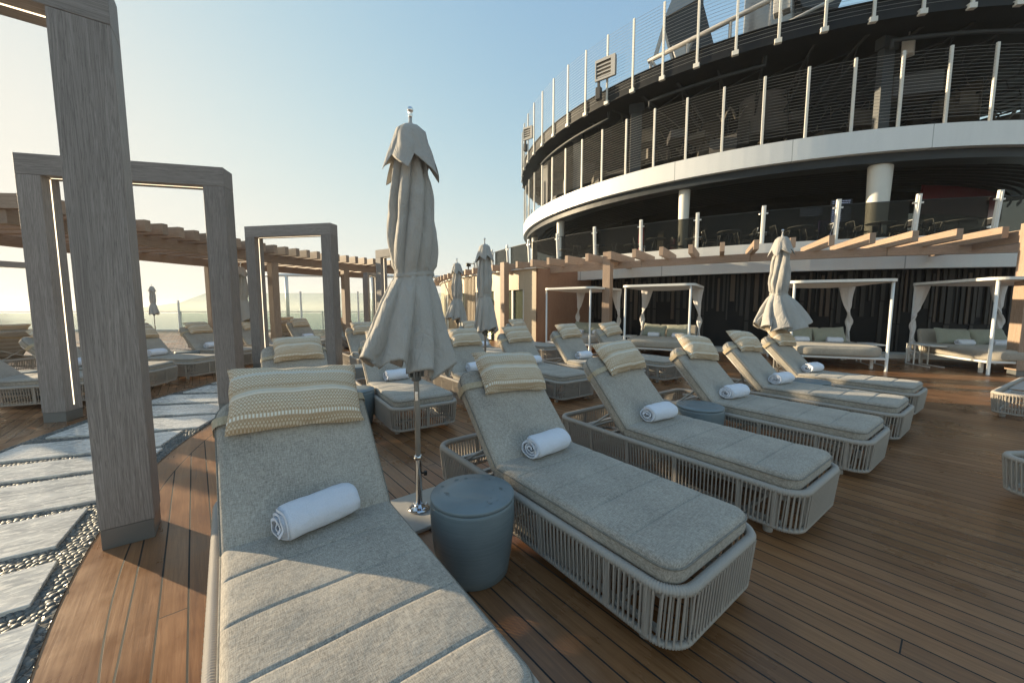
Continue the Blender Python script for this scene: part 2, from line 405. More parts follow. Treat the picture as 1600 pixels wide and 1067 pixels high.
def pebmat():
    m, nt, b = mat('river_pebble', (.1, .1, .1), .3); g = N(nt); co = g.co()
    cell = g.n('ShaderNodeTexVoronoi', {'Vector': g.scale(co, (1, 1, .01)), 'Scale': 17}).outputs['Color']
    n = g.noise(co, 60, 4, .7)
    c = g.ramp(g.n('ShaderNodeSeparateColor', {0: cell}).outputs[1], [(0, (.08, .09, .09)), (.5, (.13, .14, .135)), (1, (.21, .205, .19))])
    g.link(g.mix(.4, c, g.ramp(n, [(.3, (.2, .2, .2)), (.7, (.8, .8, .8))]), 'OVERLAY'), b.inputs['Base Color'])
    b.inputs['Specular IOR Level'].default_value = .35
    g.link(g.m('ADD', .38, g.m('MULTIPLY', n, .3)), b.inputs['Roughness'])
    return m
M['pebble'] = pebmat()
def slabmat():
    m, nt, b = mat('marble_slab', (.5, .5, .5), .2); g = N(nt); co = g.co(); r = g.rnd()
    p = g.n('ShaderNodeVectorMath', {0: co, 1: g.n('ShaderNodeCombineXYZ', {0: g.m('MULTIPLY', r, 9), 1: g.m('MULTIPLY', r, 5), 2: 0.0}).outputs[0]}, operation='ADD').outputs[0]
    n = g.noise(g.scale(p, (1.2, 4, 1)), 1.8, 7, .68, 1.8)
    n2 = g.noise(g.scale(p, (2, 5, 1)), 7, 4, .6, .8)
    f = g.m('ADD', g.m('MULTIPLY', n, .75), g.m('MULTIPLY', n2, .25))
    c = g.ramp(f, [(.28, (.26, .27, .28)), (.42, (.47, .46, .44)), (.52, (.68, .66, .61)), (.7, (.76, .74, .70))])
    g.link(c, b.inputs['Base Color'])
    g.link(g.ramp(n2, [(.38, (.07, .07, .07)), (.62, (.34, .34, .34))]), b.inputs['Roughness'])
    g.link(g.bump(g.m('ADD', n, g.m('MULTIPLY', g.noise(p, 14, 4, .6), .8)), .5, .006), b.inputs['Normal'])
    return m
M['slab'] = slabmat()
def seamat():
    m, nt, b = mat('sea_water', (.22, .29, .27), .25); g = N(nt); co = g.co()
    n = g.noise(g.scale(co, (.05, .12, 1)), 1, 8, .6)
    g.link(g.bump(n, .3, .6), b.inputs['Normal']); return m
M['sea'] = seamat()
def woodpanel(name, d, l):
    m = wood(name, d, l, .5); return m
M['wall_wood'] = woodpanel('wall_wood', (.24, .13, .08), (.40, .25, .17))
M['wall_sunlit'] = woodpanel('wall_sunlit_wood', (.42, .33, .22), (.62, .52, .38))  # same wall wood made paler: sunlight on the facade is in the colour

def wood_bar(name, p0, p1, w, d, m, parent=None, yaw=None, b=.004, **k):
    # beam from p0 to p1, local z along its length, w across (local x), d (local y)
    p0, p1 = Vector(p0), Vector(p1); L = (p1 - p0).length
    t = (p1 - p0).normalized()
    if abs(t.z) > .9:
        x = Vector((math.cos(yaw or 0), math.sin(yaw or 0), 0)); y = t.cross(x); 
    else:
        y = Vector((0, 0, 1)); y = (y - t * y.dot(t)).normalized(); x = y.cross(t)
    mb = MB(); mb.box(-w / 2, w / 2, -d / 2, d / 2, 0, L, b)
    o = mb.build(name, m, None, fix=True, **k)
    Mx = Matrix((x, y, t)).transposed().to_4x4(); Mx.translation = p0
    o.matrix_world = Mx
    if parent:
        o.parent = parent
        o.matrix_basis = parent_mat(parent).inverted() @ Mx
    return o
def parent_mat(p): return Matrix.Translation(p.location) @ p.rotation_euler.to_matrix().to_4x4()

# ------------------------------------------------------------------ camera, light
cam = bpy.data.cameras.new('Camera'); co_ = bpy.data.objects.new('camera', cam); col.objects.link(co_)
co_.location = (0, 0, 1.5); co_.rotation_euler = (R(90 - 5.2), 0, 0)
cam.sensor_width = 36; cam.lens = 36 * 590 / 1600; cam.clip_end = 100000; cam.clip_start = .02
scn.camera = co_
AZ = 159.0; EL = 12.5
sun = bpy.data.lights.new('Sun', 'SUN'); sun.energy = 2.0; sun.angle = R(.6); sun.color = (1, .80, .52)
so = bpy.data.objects.new('sun', sun); col.objects.link(so)
sd = Vector((math.cos(R(AZ)) * math.cos(R(EL)), math.sin(R(AZ)) * math.cos(R(EL)), math.sin(R(EL))))
so.rotation_euler = sd.to_track_quat('Z', 'Y').to_euler()
w = bpy.data.worlds.new('World'); scn.world = w; w.use_nodes = True
g = N(w.node_tree); bg = w.node_tree.nodes['Background']
sky = g.n('ShaderNodeTexSky', sky_type='NISHITA', sun_disc=False, sun_elevation=R(EL), sun_rotation=R(90 - AZ), altitude=0, air_density=1.0, dust_density=.45, ozone_density=2.5)
# soft shoulder on the very bright glow round the sun, as the phone's tone mapping holds it
sp_ = g.n('ShaderNodeSeparateColor', {0: sky.outputs[0]}); ch_ = []
for k_, (lim, gain) in enumerate(((1.38, .78), (1.32, .79), (1.15, 1.03))):
    v_ = g.m('MULTIPLY', sp_.outputs[k_], gain); ch_.append(g.m('DIVIDE', v_, g.m('POWER', g.m('ADD', 1.0, g.m('POWER', g.m('DIVIDE', v_, lim), 1.7)), 1 / 1.7)))
cc_ = g.n('ShaderNodeCombineColor', {0: ch_[0], 1: ch_[1], 2: ch_[2]})
g.link(cc_.outputs[0], bg.inputs[0]); bg.inputs[1].default_value = .15
scn.view_settings.view_transform = 'Standard'; scn.view_settings.look = 'None'; scn.view_settings.exposure = 2.25
scn.view_settings.gamma = 1
scn.cycles.max_bounces = 8; scn.cycles.transparent_max_bounces = 24

# ------------------------------------------------------------------ ground, sea, path
def plane(name, pts, z, m, kind='structure'):
    mb = MB(); mb.add([(x, y, z) for x, y in pts], [tuple(range(len(pts)))]); return mb.build(name, m, kind=kind)
plane('sea', [(-40000, -40000), (40000, -40000), (40000, 60000), (-40000, 60000)], -26, M['sea'])
mb = MB(); mb.box(-60, 60, -14, 24.3, -.6, 0); mb.build('deck', M['deck'], kind='structure')
mb = MB(); vs = []; n = 120
for i in range(n + 1):
    a = -230 + 130 * i / n
    for r in (8.42, 10.10): vs.append(pol(PC, r, a, .005))
mb.add(vs, [(2 * i, 2 * i + 2, 2 * i + 3, 2 * i + 1) for i in range(n)]); mb.build('path', M['bed'], kind='structure', fix=False)
# marble slabs across the path
sl = [(-139.2, -136.2), (-143.2, -140.6), (-148.2, -144.8), (-153.4, -149.3), (-157.0, -154.2), (-161.2, -157.9), (-165.8, -162.2)]
a = -166.8
while a > -228: sl.append((a - 3.6, a)); a -= 4.5
a = -135.2
while a < -112: sl.append((a, a + 3.2)); a += 4.2
for k, (a0, a1) in enumerate(sl):
    am = (a0 + a1) / 2; w_ = R(a1 - a0) * 9.2
    ri = 8.52 + .06 * ((k * 7) % 3 - 1); ro = 9.98 + .05 * ((k * 5) % 3 - 1)
    mb = MB(); mb.box(-(ro - ri) / 2, (ro - ri) / 2, -w_ / 2, w_ / 2, -.02, .022, .003)
    o = mb.build('paving_slab', M['slab'], kind='structure')
    c = pol(PC, (ri + ro) / 2, am); o.location = (c.x, c.y, 0.004); o.rotation_euler = (0, 0, R(am + (k % 3 - 1) * .5))
# river pebbles as real stones near the camera
mb = MB(); rp = random.Random(3)
ico_v = []; 
def dome(mb, x, y, z, a, bb, h, rot):
    vs = []; ca, sa = math.cos(rot), math.sin(rot)
    for (rr, zz) in ((1, 0), (.93, .5), (.65, .88)):
        for k in range(9):
            t = 2 * math.pi * k / 9 + zz
            px, py = a * rr * math.cos(t), bb * rr * math.sin(t)
            vs.append((x + px * ca - py * sa, y + px * sa + py * ca, z + zz * h))
    vs.append((x, y, z + h))
    fs = []
    for i in (0, 1):
        for k in range(9): fs.append((i * 9 + k, i * 9 + (k + 1) % 9, (i + 1) * 9 + (k + 1) % 9, (i + 1) * 9 + k))
    for k in range(9): fs.append((18 + k, 18 + (k + 1) % 9, 27))
    mb.add(vs, fs, True)
for ia in range(int(-176 * 3.7), int(-128 * 3.7)):
    for jr in range(0, 56):
        a = ia / 3.7 + rp.uniform(-.08, .08); r = 8.44 + jr * .030 + (ia % 2) * .015 + rp.uniform(-.006, .006)
        if r > 10.08: continue
        inside = False
        for k, (a0, a1) in enumerate(sl):
            ri = 8.52 + .06 * ((k * 7) % 3 - 1); ro = 9.98 + .05 * ((k * 5) % 3 - 1)
            if a0 - .08 < a < a1 + .08 and ri - .005 < r < ro + .005: inside = True; break
        if inside: continue
        c = pol(PC, r, a)
        dome(mb, c.x, c.y, .002, rp.uniform(.019, .027), rp.uniform(.013, .018), rp.uniform(.006, .011), R(a + 90) + rp.uniform(-.5, .5))
mb.build('river_pebbles', M['pebble'], kind='stuff', fix=False)
bpy.data.objects['river_pebbles']['label'] = 'grey river pebbles set between the marble slabs of the path'
bpy.data.objects['river_pebbles']['category'] = 'pebbles'

m = bpy.data.materials.new('haze'); m.use_nodes = True; m.node_tree.nodes.clear(); g = N(m.node_tree)
g.link(g.n('ShaderNodeVolumePrincipled', {'Color': (.95, .96, .95, 1), 'Density': .0006, 'Anisotropy': .3}).outputs[0], g.n('ShaderNodeOutputMaterial').inputs['Volume']); M['haze'] = m
# ------------------------------------------------------------------ lounger
LL, LW = 2.2, .84
def rrect(x0, x1, y0, y1, r, z, step):
    pts = []
    def arc(cx, cy, a0):
        k = max(3, int(r * 1.57 / step))
        for i in range(k): 
            a = R(a0 + 90 * i / k); pts.append((cx + r * math.cos(a), cy + r * math.sin(a), z))
    def line(ax, ay, bx, by):
        L = math.hypot(bx - ax, by - ay); k = max(1, int(L / step))
        for i in range(k): pts.append((ax + (bx - ax) * i / k, ay + (by - ay) * i / k, z))
    arc(x1 - r, y1 - r, 0); line(x1 - r, y1, x0 + r, y1)
    arc(x0 + r, y1 - r, 90); line(x0, y1 - r, x0, y0 + r)
    arc(x0 + r, y0 + r, 180); line(x0 + r, y0, x1 - r, y0)
    arc(x1 - r, y0 + r, 270); line(x1, y0 + r, x1, y1 - r)
    return pts
def cushion(L, W, T, rc, er, seams=(), puff=.012, nx=64, ny=30, rx0=None, rnd_seed=0):
    """rounded slab, x 0..L, y -W/2..W/2, z 0..T; rc corner radius at x=L, rx0 at x=0"""
    rx0 = rc if rx0 is None else rx0
    def dense(n, lo, hi, extra=()):
        base = [lo + (hi - lo) * i / n for i in range(n + 1)]
        e = []
        for q in (.003, .008, .015, .025, .04): e += [lo + q, hi - q]
        for c in extra: e += [c + d for d in (-.016, -.008, -.003, 0, .003, .008, .016)]
        out = sorted(set(round(v, 5) for v in base + e)); res = [out[0]]
        for v in out[1:]:
            if v - res[-1] > .0018: res.append(v)
        res[-1] = hi
        return res
    X = dense(nx, 0, L, seams); Y = dense(ny, -W / 2, W / 2)
    def prof(x, y):
        # distance to outline, and clamped position
        rr = rc if x > L / 2 else rx0
        ax = L - rr if x > L / 2 else rr
        sx = 1 if x > L / 2 else -1; ay = W / 2 - rr; sy = 1 if y > 0 else -1
        px, py = (x - ax) * sx, (abs(y) - ay)
        if px > 0 and py > 0:
            # square corner to round corner mapping
            m = max(px, py); h = math.hypot(px, py); k = m / h
            px *= k; py *= k
            return ax + px * sx, (ay + py) * sy, rr - m
        return x, y, min((L - x), x, W / 2 - abs(y))
    top = []; bot = []
    for x in X:
        for y in Y:
            qx, qy, d = prof(x, y)
            e = 0 if d >= er else er * (1 - math.sqrt(max(0, 1 - (1 - d / er) ** 2)))
            h = T - e + puff * (1 - math.exp(-max(d, 0) / .06))
            for sxx in seams: h -= .0065 * math.exp(-((x - sxx) / .005) ** 2) * min(1, d / .03) + .0025 * math.exp(-((x - sxx) / .035) ** 2) * min(1, d / .03)
            h += .004 * noise.noise((x * 5 + rnd_seed, y * 5, 1.3)) * min(1, d / .05)
            top.append((qx, qy, h))
            bot.append((qx, qy, e))
    mb = MB(); nX, nY = len(X), len(Y)
    mb.grid(top, nX, nY); 
    o = len(mb.v); mb.grid(bot, nX, nY)
    # side wall
    loop = [i * nY for i in range(nX)] + [(nX - 1) * nY + j for j in range(1, nY)] + [i * nY + nY - 1 for i in range(nX - 2, -1, -1)] + [j for j in range(nY - 2, 0, -1)]
    for k in range(len(loop)):
        a, b_ = loop[k], loop[(k + 1) % len(loop)]
        mb.f.append((a, b_, o + b_, o + a)); mb.sm.append(True)
    # outline for piping
    out = [top[i] for i in loop]
    return mb, out
def piping(out, z, r=.005, inset=0):
    mb = MB(); pts = []
    for k, p in enumerate(out):
        q = Vector((p[0], p[1], z))
        if not pts or (q - pts[-1]).length > .008: pts.append(q)
    mb.tube(pts, r, 6, closed=True, up=(0, 0, 1)); return mb
XF = LL / 2 - .05 - 1.33      # fold position
BA = R(47)
MBACK = Matrix(((-math.cos(BA), 0, math.sin(BA), XF - .005), (0, -1, 0, 0), (math.sin(BA), 0, math.cos(BA), .345), (0, 0, 0, 1)))
def pillow_mesh(W, H, T, seed):
    rn = random.Random(seed); nx, ny = 49, 31; mb = MB()
    def pt(i, j, side):
        s = -1 + 2 * i / (nx - 1); t = -1 + 2 * j / (ny - 1)
        s = math.copysign(abs(s) ** .8, s); t = math.copysign(abs(t) ** .8, t)
        x = s * W / 2 * (1 - .045 * (1 - t ** 2)); y = t * H / 2 * (1 - .09 * (1 - s ** 2))
        x += .012 * noise.noise((t * 2.2 + seed, s, 0)); y += .012 * noise.noise((s * 2.6, t, seed))
        th = max(0, (1 - s ** 4)) ** .45 * max(0, (1 - t ** 2)) ** .45
        z = T * th * side * (1 + .15 * noise.noise((s * 1.5 + seed, t * 1.5, 2)))
        if side > 0: z += .008 * noise.noise((s * 5 + seed, t * 4, 5)) * th
        else: z *= .3
        return (x, y, z + .02)
    for side in (1, -1):
        mb.grid([pt(i, j, side) for i in range(nx) for j in range(ny)], nx, ny)
    return mb
def make_lounger():
    root = empty('sun_lounger')
    hw = LW / 2; hx = LL / 2
    # wrapped rims
    f = MB()
    for (z, r, ins, rc) in ((.335, .024, 0, .13), (.082, .016, .020, .12)):
        pts = rrect(-hx + ins + r, hx - ins - r, -hw + ins + r, hw - ins - r, rc, z, .0040)
        f.tube(pts, [r + (-.0035 if k % 3 == 0 else .0012) for k in range(len(pts))], 9, closed=True, up=(0, 0, 1), smooth=True)
    fr = f.build('rim', M['rope'], root, fix=False)
    # cords
    c = MB()
    top = rrect(-hx + .0205, hx - .0205, -hw + .0205, hw - .0205, .13, .335, .0105)
    nT = len(top); 
    bot = rrect(-hx + .036, hx - .036, -hw + .036, hw - .036, .12, .082, .0105)
    def at(P, u):
        u = (u % 1.0) * len(P); i = int(u); fq = u - i; a = Vector(P[i]); b_ = Vector(P[(i + 1) % len(P)]); return a.lerp(b_, fq)
    nC = 200
    for k in range(nC):
        u = k / nC
        pt, pb = at(top, u), at(bot, u); cen = Vector((max(-hx + .3, min(hx - .3, pt.x)), 0, 0))
        nrm = Vector((pt.x, pt.y, 0)) - cen
        if abs(pt.y) > hw - .03: nrm = Vector((0, math.copysign(1, pt.y), 0))
        elif abs(pt.x) > hx - .03: nrm = Vector((math.copysign(1, pt.x), 0, 0))
        nrm.z = 0; nrm.normalize()
        for sgn, sh in ((1, 0), (-1, .5)):
            pt2, pb2 = at(top, u + sh / nC), at(bot, u + sh / nC)
            c.tube([pt2 + nrm * (sgn * .019), pb2 + nrm * (sgn * .012)], .0050, 6, cap=False)
    # uprights (wrapped flat posts) belong to the woven sides
    u_ = c
    for x in (-.62, -.2, .25, .72):
        for s in (-1, 1):
            u_.tube([(x, s * (hw - .022), .33), (x, s * (hw - .036), .085)], .02, 8, flat=(.021, .017), up=(1, 0, 0), cap=False)
    for s in (-1, 1): u_.tube([(s * (hx - .022), .0, .33), (s * (hx - .036), .0, .085)], .02, 8, flat=(.019, .015), up=(0, 1, 0), cap=False)
    for sx in (-1, 1):
        for sy in (-1, 1):
            u_.tube([(sx * (hx - .16), sy * (hw - .022), .33), (sx * (hx - .17), sy * (hw - .036), .085)], .02, 8, flat=(.021, .017), up=(1, 0, 0), cap=False)
    u_.build('rope_sides', M['rope'], root, fix=False)
    for sx in (-1, 1):
        for sy in (-1, 1):
            l = MB(); l.lathe([(.027, 0), (.029, .004), (.029, .078), (.02, .08)], 16, (sx * (hx - .22), sy * (hw - .11), 0)); l.build('leg', M['greymetal2'], root)
    # inner frame
    i_ = MB()
    for s in (-1, 1): i_.box(-hx + .11, hx - .11, s * (hw - .075) - .018, s * (hw - .075) + .018, .265, .295, .003)
    for x in (-.82, -.5, XF): i_.box(x - .018, x + .018, -hw + .05, hw - .05, .268, .292, .003)
    for q in range(8):
        x = XF + .08 + q * .152; i_.box(x, x + .085, -hw + .06, hw - .06, .30, .318, .003)
    for s in (-1, 1): i_.box(-hx + .14, hx - .14, s * (hw - .08) - .012, s * (hw - .08) + .012, .085, .115, .003)
    for x in (-.75, -.1, .75): i_.box(x - .015, x + .015, -hw + .05, hw - .05, .088, .112, .003)
    i_.build('inner_frame', M['greymetal2'], root)
    # back frame + support struts
    bf = MB()
    for s in (-1, 1):
        bf.tube([MBACK @ Vector((0.02, s * .33, -.015)), MBACK @ Vector((.70, s * .33, -.015))], .013, 8)
        bf.tube([MBACK @ Vector((.36, s * .33, -.02)), (XF - .46, s * .33, .285)], .011, 8)
    for q in range(6):
        x = .05 + q * .128; bf.box(x, x + .07, -.32, .32, -.012, -.004, M=MBACK)
    bf.tube([(XF - .46, -.35, .285), (XF - .46, .35, .285)], .012, 8)
    bf.build('back_frame', M['greymetal2'], root)
    seams = [.27, .54, .81, 1.07]
    cu, out = cushion(1.32, .745, .105, .09, .03, seams, nx=60, ny=26, rx0=.03)
    for k, p in enumerate(cu.v): cu.v[k] = (p[0] + XF + .008, p[1], p[2] + .335)
    mt = cu.build('mattress', M['upholstery'], root, fix=True)
    pg = piping([(x + XF + .008, y, 0) for x, y, z in out], .335 + .080, .0055); pg.build('piping', M['piping'], mt)
    cu, out = cushion(.80, .745, .108, .11, .03, (), nx=40, ny=26, rx0=.03, rnd_seed=4)
    bk = cu.build('backrest', M['upholstery'], root, fix=True); bk.matrix_basis = MBACK
    pg = piping([(x, y, 0) for x, y, z in out], .083, .0055); pg.build('piping', M['piping'], bk)
    pl = pillow_mesh(.59, .39, .12, 1).build('head_cushion', M['pillow'], root)
    # strap round the backrest
    st = MB(); pts = rrect(-.412, .352, -.142, .006, .045, 0, .02)
    for k, p in enumerate(pts):
        st.v += [(p[0], -.024, p[1]), (p[0], .024, p[1]), (p[0] * 1.006, .024, p[1] * 1.06), (p[0] * 1.006, -.024, p[1] * 1.06)]
    n_ = len(pts)
    for k in range(n_):
        for e in range(4): st.f.append((k * 4 + e, k * 4 + (e + 1) % 4, ((k + 1) % n_) * 4 + (e + 1) % 4, ((k + 1) % n_) * 4 + e)); st.sm.append(False)
    st = st.build('strap', M['bolster'], pl); st.location = (0, -.055, 0); st.rotation_euler = (0, 0, .13)
    return root
def pillow_matrix(x=.63, y=0, rot=0, lift=.138):
    # pillow local: x across, y up the back, z off the back
    P = Matrix(((0, 1, 0, x), (-1, 0, 0, y), (0, 0, 1, lift - .01), (0, 0, 0, 1))) @ Matrix.Rotation(rot, 4, 'Z')
    return MBACK @ P

# rolled towel: x = axis
def towel_mesh(seed, L=.33):
    mb = MB(); n = 150; turns = 3.3; pts = []
    rn = random.Random(seed)
    th = .0125
    r0 = .014
    for k in range(n + 1):
        a = 2 * math.pi * turns * k / n; r = r0 + .0158 * a / (2 * math.pi)
        pts.append((r, a))
    SC = 1.28
    outer = []
    for r, a in pts: outer.append((r + th * .5, a))
    for r, a in reversed(pts): outer.append((r - th * .5, a))
    nl = 17; V = []
    for i in range(nl):
        s = i / (nl - 1); x = (s - .5) * L
        ed = min(s, 1 - s); sq = 1 - .10 * math.exp(-ed / .03)
        for r, a in outer:
            rr = r * sq * (1 + .07 * noise.noise((x * 7 + seed, math.cos(a) * 1.3, math.sin(a) * 1.3)) + .03 * noise.noise((x * 25, math.cos(a) * 4, math.sin(a) * 4 + seed)))
            tele = .010 * math.sin(a * .31 + seed) + .012 * noise.noise((a * .8, seed, 0))
            xx = x + tele * (1 if i in (0, nl - 1) else 0) - .006 * math.copysign(math.cos(r / .07 * 1.3), -x) * (i in (0, nl - 1))
            y = rr * math.cos(a) * 1.14; z = rr * math.sin(a) * (.90 if math.sin(a) > 0 else .84)
            V.append((xx, y * SC, (z + .058) * SC))
    m_ = len(outer)
    mb.grid(V, nl, m_, True, cv=True)
    for base, fl in ((0, 0), ((nl - 1) * m_, 1)):
        for k in range(n):
            q = (base + k, base + k + 1, base + m_ - 2 - k, base + m_ - 1 - k)
            mb.f.append(q if fl else q[::-1]); mb.sm.append(False)
    return mb.mesh('towel')
TW = [towel_mesh(s) for s in (1, 5, 9)]
for t in TW: t.materials.append(M['towel'])
proto = make_lounger(); placed = 0
HC = [c for c in proto.children if c.name.startswith('head_cushion')][0]
HC2 = pillow_mesh(.67, .41, .11, 11).mesh('head_cushion'); HC2.materials.append(M['pillow'])
HC3 = pillow_mesh(.58, .38, .125, 23).mesh('head_cushion'); HC3.materials.append(M['pillow'])
HC0 = HC.data
def lounger(x, y, h, label, group, prot=0, py=0, px=.63, tow=None, tlab=None, troll=0, cush=True):
    global placed
    o = proto if placed == 0 else copy_tree(proto)
    placed += 1
    o.location = (x, y, 0); o.rotation_euler = (0, 0, R(h)); tag(o, label, 'sun lounger', group)
    p = [c for c in o.children if c.name.startswith('head_cushion')][0]
    p.matrix_basis = pillow_matrix(px + .075, py - (.02 if placed == 1 else .045), R(prot)); p.children[0].location.x = py - (.02 if placed == 1 else .045) + .03; p.data = HC2 if placed == 1 else (HC0, HC3)[placed % 2]
    if tow is not None:
        tx, ty, ta = tow
        d = Vector((math.cos(R(h)), math.sin(R(h)), 0)); l = Vector((-d.y, d.x, 0))
        q = Vector((x, y, .446)) + d * tx + l * ty
        t = bpy.data.objects.new('rolled_towel', TW[placed % 3]); col.objects.link(t)
        t.location = q; t.rotation_euler = (0, 0, R(h + 90 + ta + 180)); tag(t, tlab, 'towel', 'rolled white towels on the loungers')
    return o
FG = 'front row of sun loungers with cushions'
lounger(-.83, 1.59, -53, 'nearest sun lounger, cut off by the bottom edge, its seat running toward the camera', FG, -4, .01, .665, (-.19, .0, 15), 'big white rolled towel on the nearest lounger seat')
lounger(.33, 2.50, -53, 'sun lounger just right of the near blue-grey drum table, whole rope basket in view', FG, -5, -.02, .64, (-.17, .03, 4), 'white rolled towel on the lounger right of the near drum table')
lounger(1.46, 3.32, -54, 'sun lounger left of the second drum table, second behind the near drum table', FG, 3, -.03, .66, (-.17, .02, -4), 'white rolled towel on the lounger left of the second drum table')
lounger(2.70, 4.20, -54, 'sun lounger directly right of the second drum table in the front row', FG, -9, -.03, .66, (-.17, -.02, -6), 'white rolled towel on the lounger right of the second drum table')
lounger(3.81, 5.03, -54, 'fifth sun lounger of the front row, left of the far drum table and right umbrella', FG, -7, -.03, .66, (-.15, .0, -8), 'white rolled towel left of the far drum table, in front of the right umbrella')
lounger(5.00, 5.98, -55, 'farthest sun lounger of the front row, beside the right-hand umbrella and daybeds', FG, -6, -.05, .64, (-.15, -.03, -8), 'white rolled towel on the farthest front-row lounger by the daybeds')
MG = 'second row of sun loungers behind the front row'
lounger(-2.50, 4.36, -58, 'sun lounger directly behind the nearest one, only its backrest and cushion showing', MG, 2, .0, .62)
lounger(-1.60, 5.28, -56, 'sun lounger behind the big near umbrella, its towel partly under the canopy', MG, -4, .03, .64, (-.15, .02, 6), 'white rolled towel with a loose end behind the hem of the big near umbrella')
lounger(-.50, 6.02, -55, 'sun lounger just right of the big near umbrella canopy, second row', MG, 0, -.02, .64, (-.17, .02, 0), 'white rolled towel peeking out left of the second lounger cushion')
lounger(.45, 6.78, -55, 'sun lounger with rounded foot end behind the cushion of the second front lounger', MG, 1, .0, .64, (-.17, .02, 4), 'white rolled towel behind the cushion of the lounger by the near drum table')
lounger(1.55, 7.52, -55, 'sun lounger in front of the first daybed left of the wooden column', MG, 2, -.02, .66, (-.17, .02, 0), 'white rolled towel left of the third front-row cushion, before the first daybed')
lounger(2.66, 8.36, -55, 'sun lounger in front of the second daybed, just right of the wooden column', MG, 6, -.04, .66)
NG = 'third row of sun loungers near the glass doors'
lounger(-3.35, 8.9, -52, 'sun lounger half hidden by the left edge of the big near umbrella canopy', NG, 0, 0, .64)
lounger(-.72, 9.75, -55, 'sun lounger behind the thin pole of the middle umbrella', NG, 0, 0, .64, (-.17, .02, 0), 'white rolled towel right behind the thin pole of the middle umbrella')
lounger(.55, 11.2, -52, 'far sun lounger before the glass doors, mostly behind another cushion', NG, 0, 0, .64)
LG = 'sun loungers across the path facing it'
lounger(-7.42, 5.71, 25, 'sun lounger at the left picture edge, only mattress and basket visible', LG)
lounger(-7.62, 6.85, 13, 'sun lounger behind the left post of the large square arch', LG, 0, 0, .62, (-.12, -.2, 0), 'white rolled towel between the left arch post and the nearest tall post')
lounger(-7.60, 8.22, -8, 'sun lounger whose foot end shows just left of the right post of the large arch', LG, 0, 0, .62, (-.1, -.1, 0), 'white rolled towel just right of the nearest tall wooden post')
lounger(-7.65, 9.75, -14, 'sun lounger with tilted cushion seen through the large square arch', LG, 0, 0, .62, (-.1, -.05, 0), 'white rolled towel half hidden by the right post of the large arch')
lounger(-7.35, 11.2, -24, 'sun lounger seen in the gap between the large and the middle arch', LG, 0, 0, .62)
lounger(-6.85, 12.75, -32, 'sun lounger seen through the opening of the middle square arch', LG, 0, 0, .62, (-.12, 0, 0), 'white rolled towel seen through the opening of the middle square arch')
lounger(-5.95, 14.0, -40, 'sun lounger right of the middle arch, partly behind its right post', LG, 0, 0, .62, (-.12, 0, 0), 'white rolled towel just right of the right post of the middle arch')
OG = 'outer sun loungers turned toward the sea'
for k, (r, a, dl, lab) in enumerate([(14.6, 186.5, 0, 'outward facing sun lounger at the far left edge behind the others'), (16.2, 175, 0, 'outward facing sun lounger seen from behind, left of the glass post'), (15.6, 168, 5, 'outward facing sun lounger seen from behind, below the glass railing post'), (17.5, 163.5, 0, 'outward facing sun lounger far back by the sea railing'),
                             (15.8, 157, 6, 'outward facing sun lounger seen from behind between the arches'), (15.6, 150, 0, 'outward facing sun lounger behind the lounger framed by the middle arch'), (16.8, 178.5, 0, 'outward facing sun lounger seen from behind beside the nearest tall post')]):
    c = pol(PC, r, a); lounger(c.x, c.y, a + dl, lab, OG)
# two empty lounger frames at the right edge
for (x, y, h, lab) in ((7.67, 5.26, 30, 'bare rope lounger frame at the right edge near the wooden post'), (4.96, 2.59, 4, 'bare rope lounger frame cut off by the right edge, nearer the camera')):
    o = empty('sun_lounger', (x, y, 0), R(h), label=lab, cat='sun lounger', group='bare lounger frames at the right edge')
    for ch in proto.children:
        if any(ch.name.startswith(s) for s in ('rim', 'rope_sides', 'upright', 'leg', 'inner_frame')): copy_tree(ch, o)

# ------------------------------------------------------------------ drum tables
def drum(x, y, label, drops=False, s=1):
    t = empty('drum_table', (x, y, 0), 0, label=label, cat='side table', group='blue-grey drum side tables')
    b_ = MB(); b_.lathe([(.0, .0), (.198, .0), (.203, .004), (.211, .06), (.221, .13), (.230, .21), (.236, .29), (.238, .35), (.237, .41), (.234, .428)], 56); b_.build('drum_body', M['drum'], t)
    b_ = MB(); b_.lathe([(.234, .429), (.2365, .434), (.2365, .446), (.233, .450), (.12, .4505), (0, .4505)], 56); b_.build('table_top', M['drum'], t)
    if drops:
        d = MB(); rn = random.Random(2)
        for k in range(26):
            a = rn.uniform(0, 6.28); r = .2 * math.sqrt(rn.random()); q = rn.choice((.003, .004, .006, .011))
            n0 = len(d.v); rot = rn.uniform(0, 3); st = rn.uniform(1, 1.9)
            dome(d, r * math.cos(a), r * math.sin(a), .4506, q * st, q, .0018, rot)
        d.build('water_droplets', M['drops'], t, fix=False, kind='stuff')
    return t
drum(-.225, 2.07, 'blue-grey drum table with water drops beside the near umbrella pole', True)
drum(2.02, 3.98, 'blue-grey drum table between the third and fourth front loungers', True)
drum(4.28, 5.35, 'blue-grey drum table between the two farthest front loungers')
drum(-2.02, 4.78, 'blue-grey drum table behind the nearest cushion, left of the umbrella loungers')
drum(-8.0, 6.08, 'drum table at the left edge beside the left post of the large arch')
drum(-7.75, 8.95, 'drum table seen through the large arch beneath the tilted cushion')
drum(-2.75, 6.7, 'brown-lit drum table just right of the middle arch post')

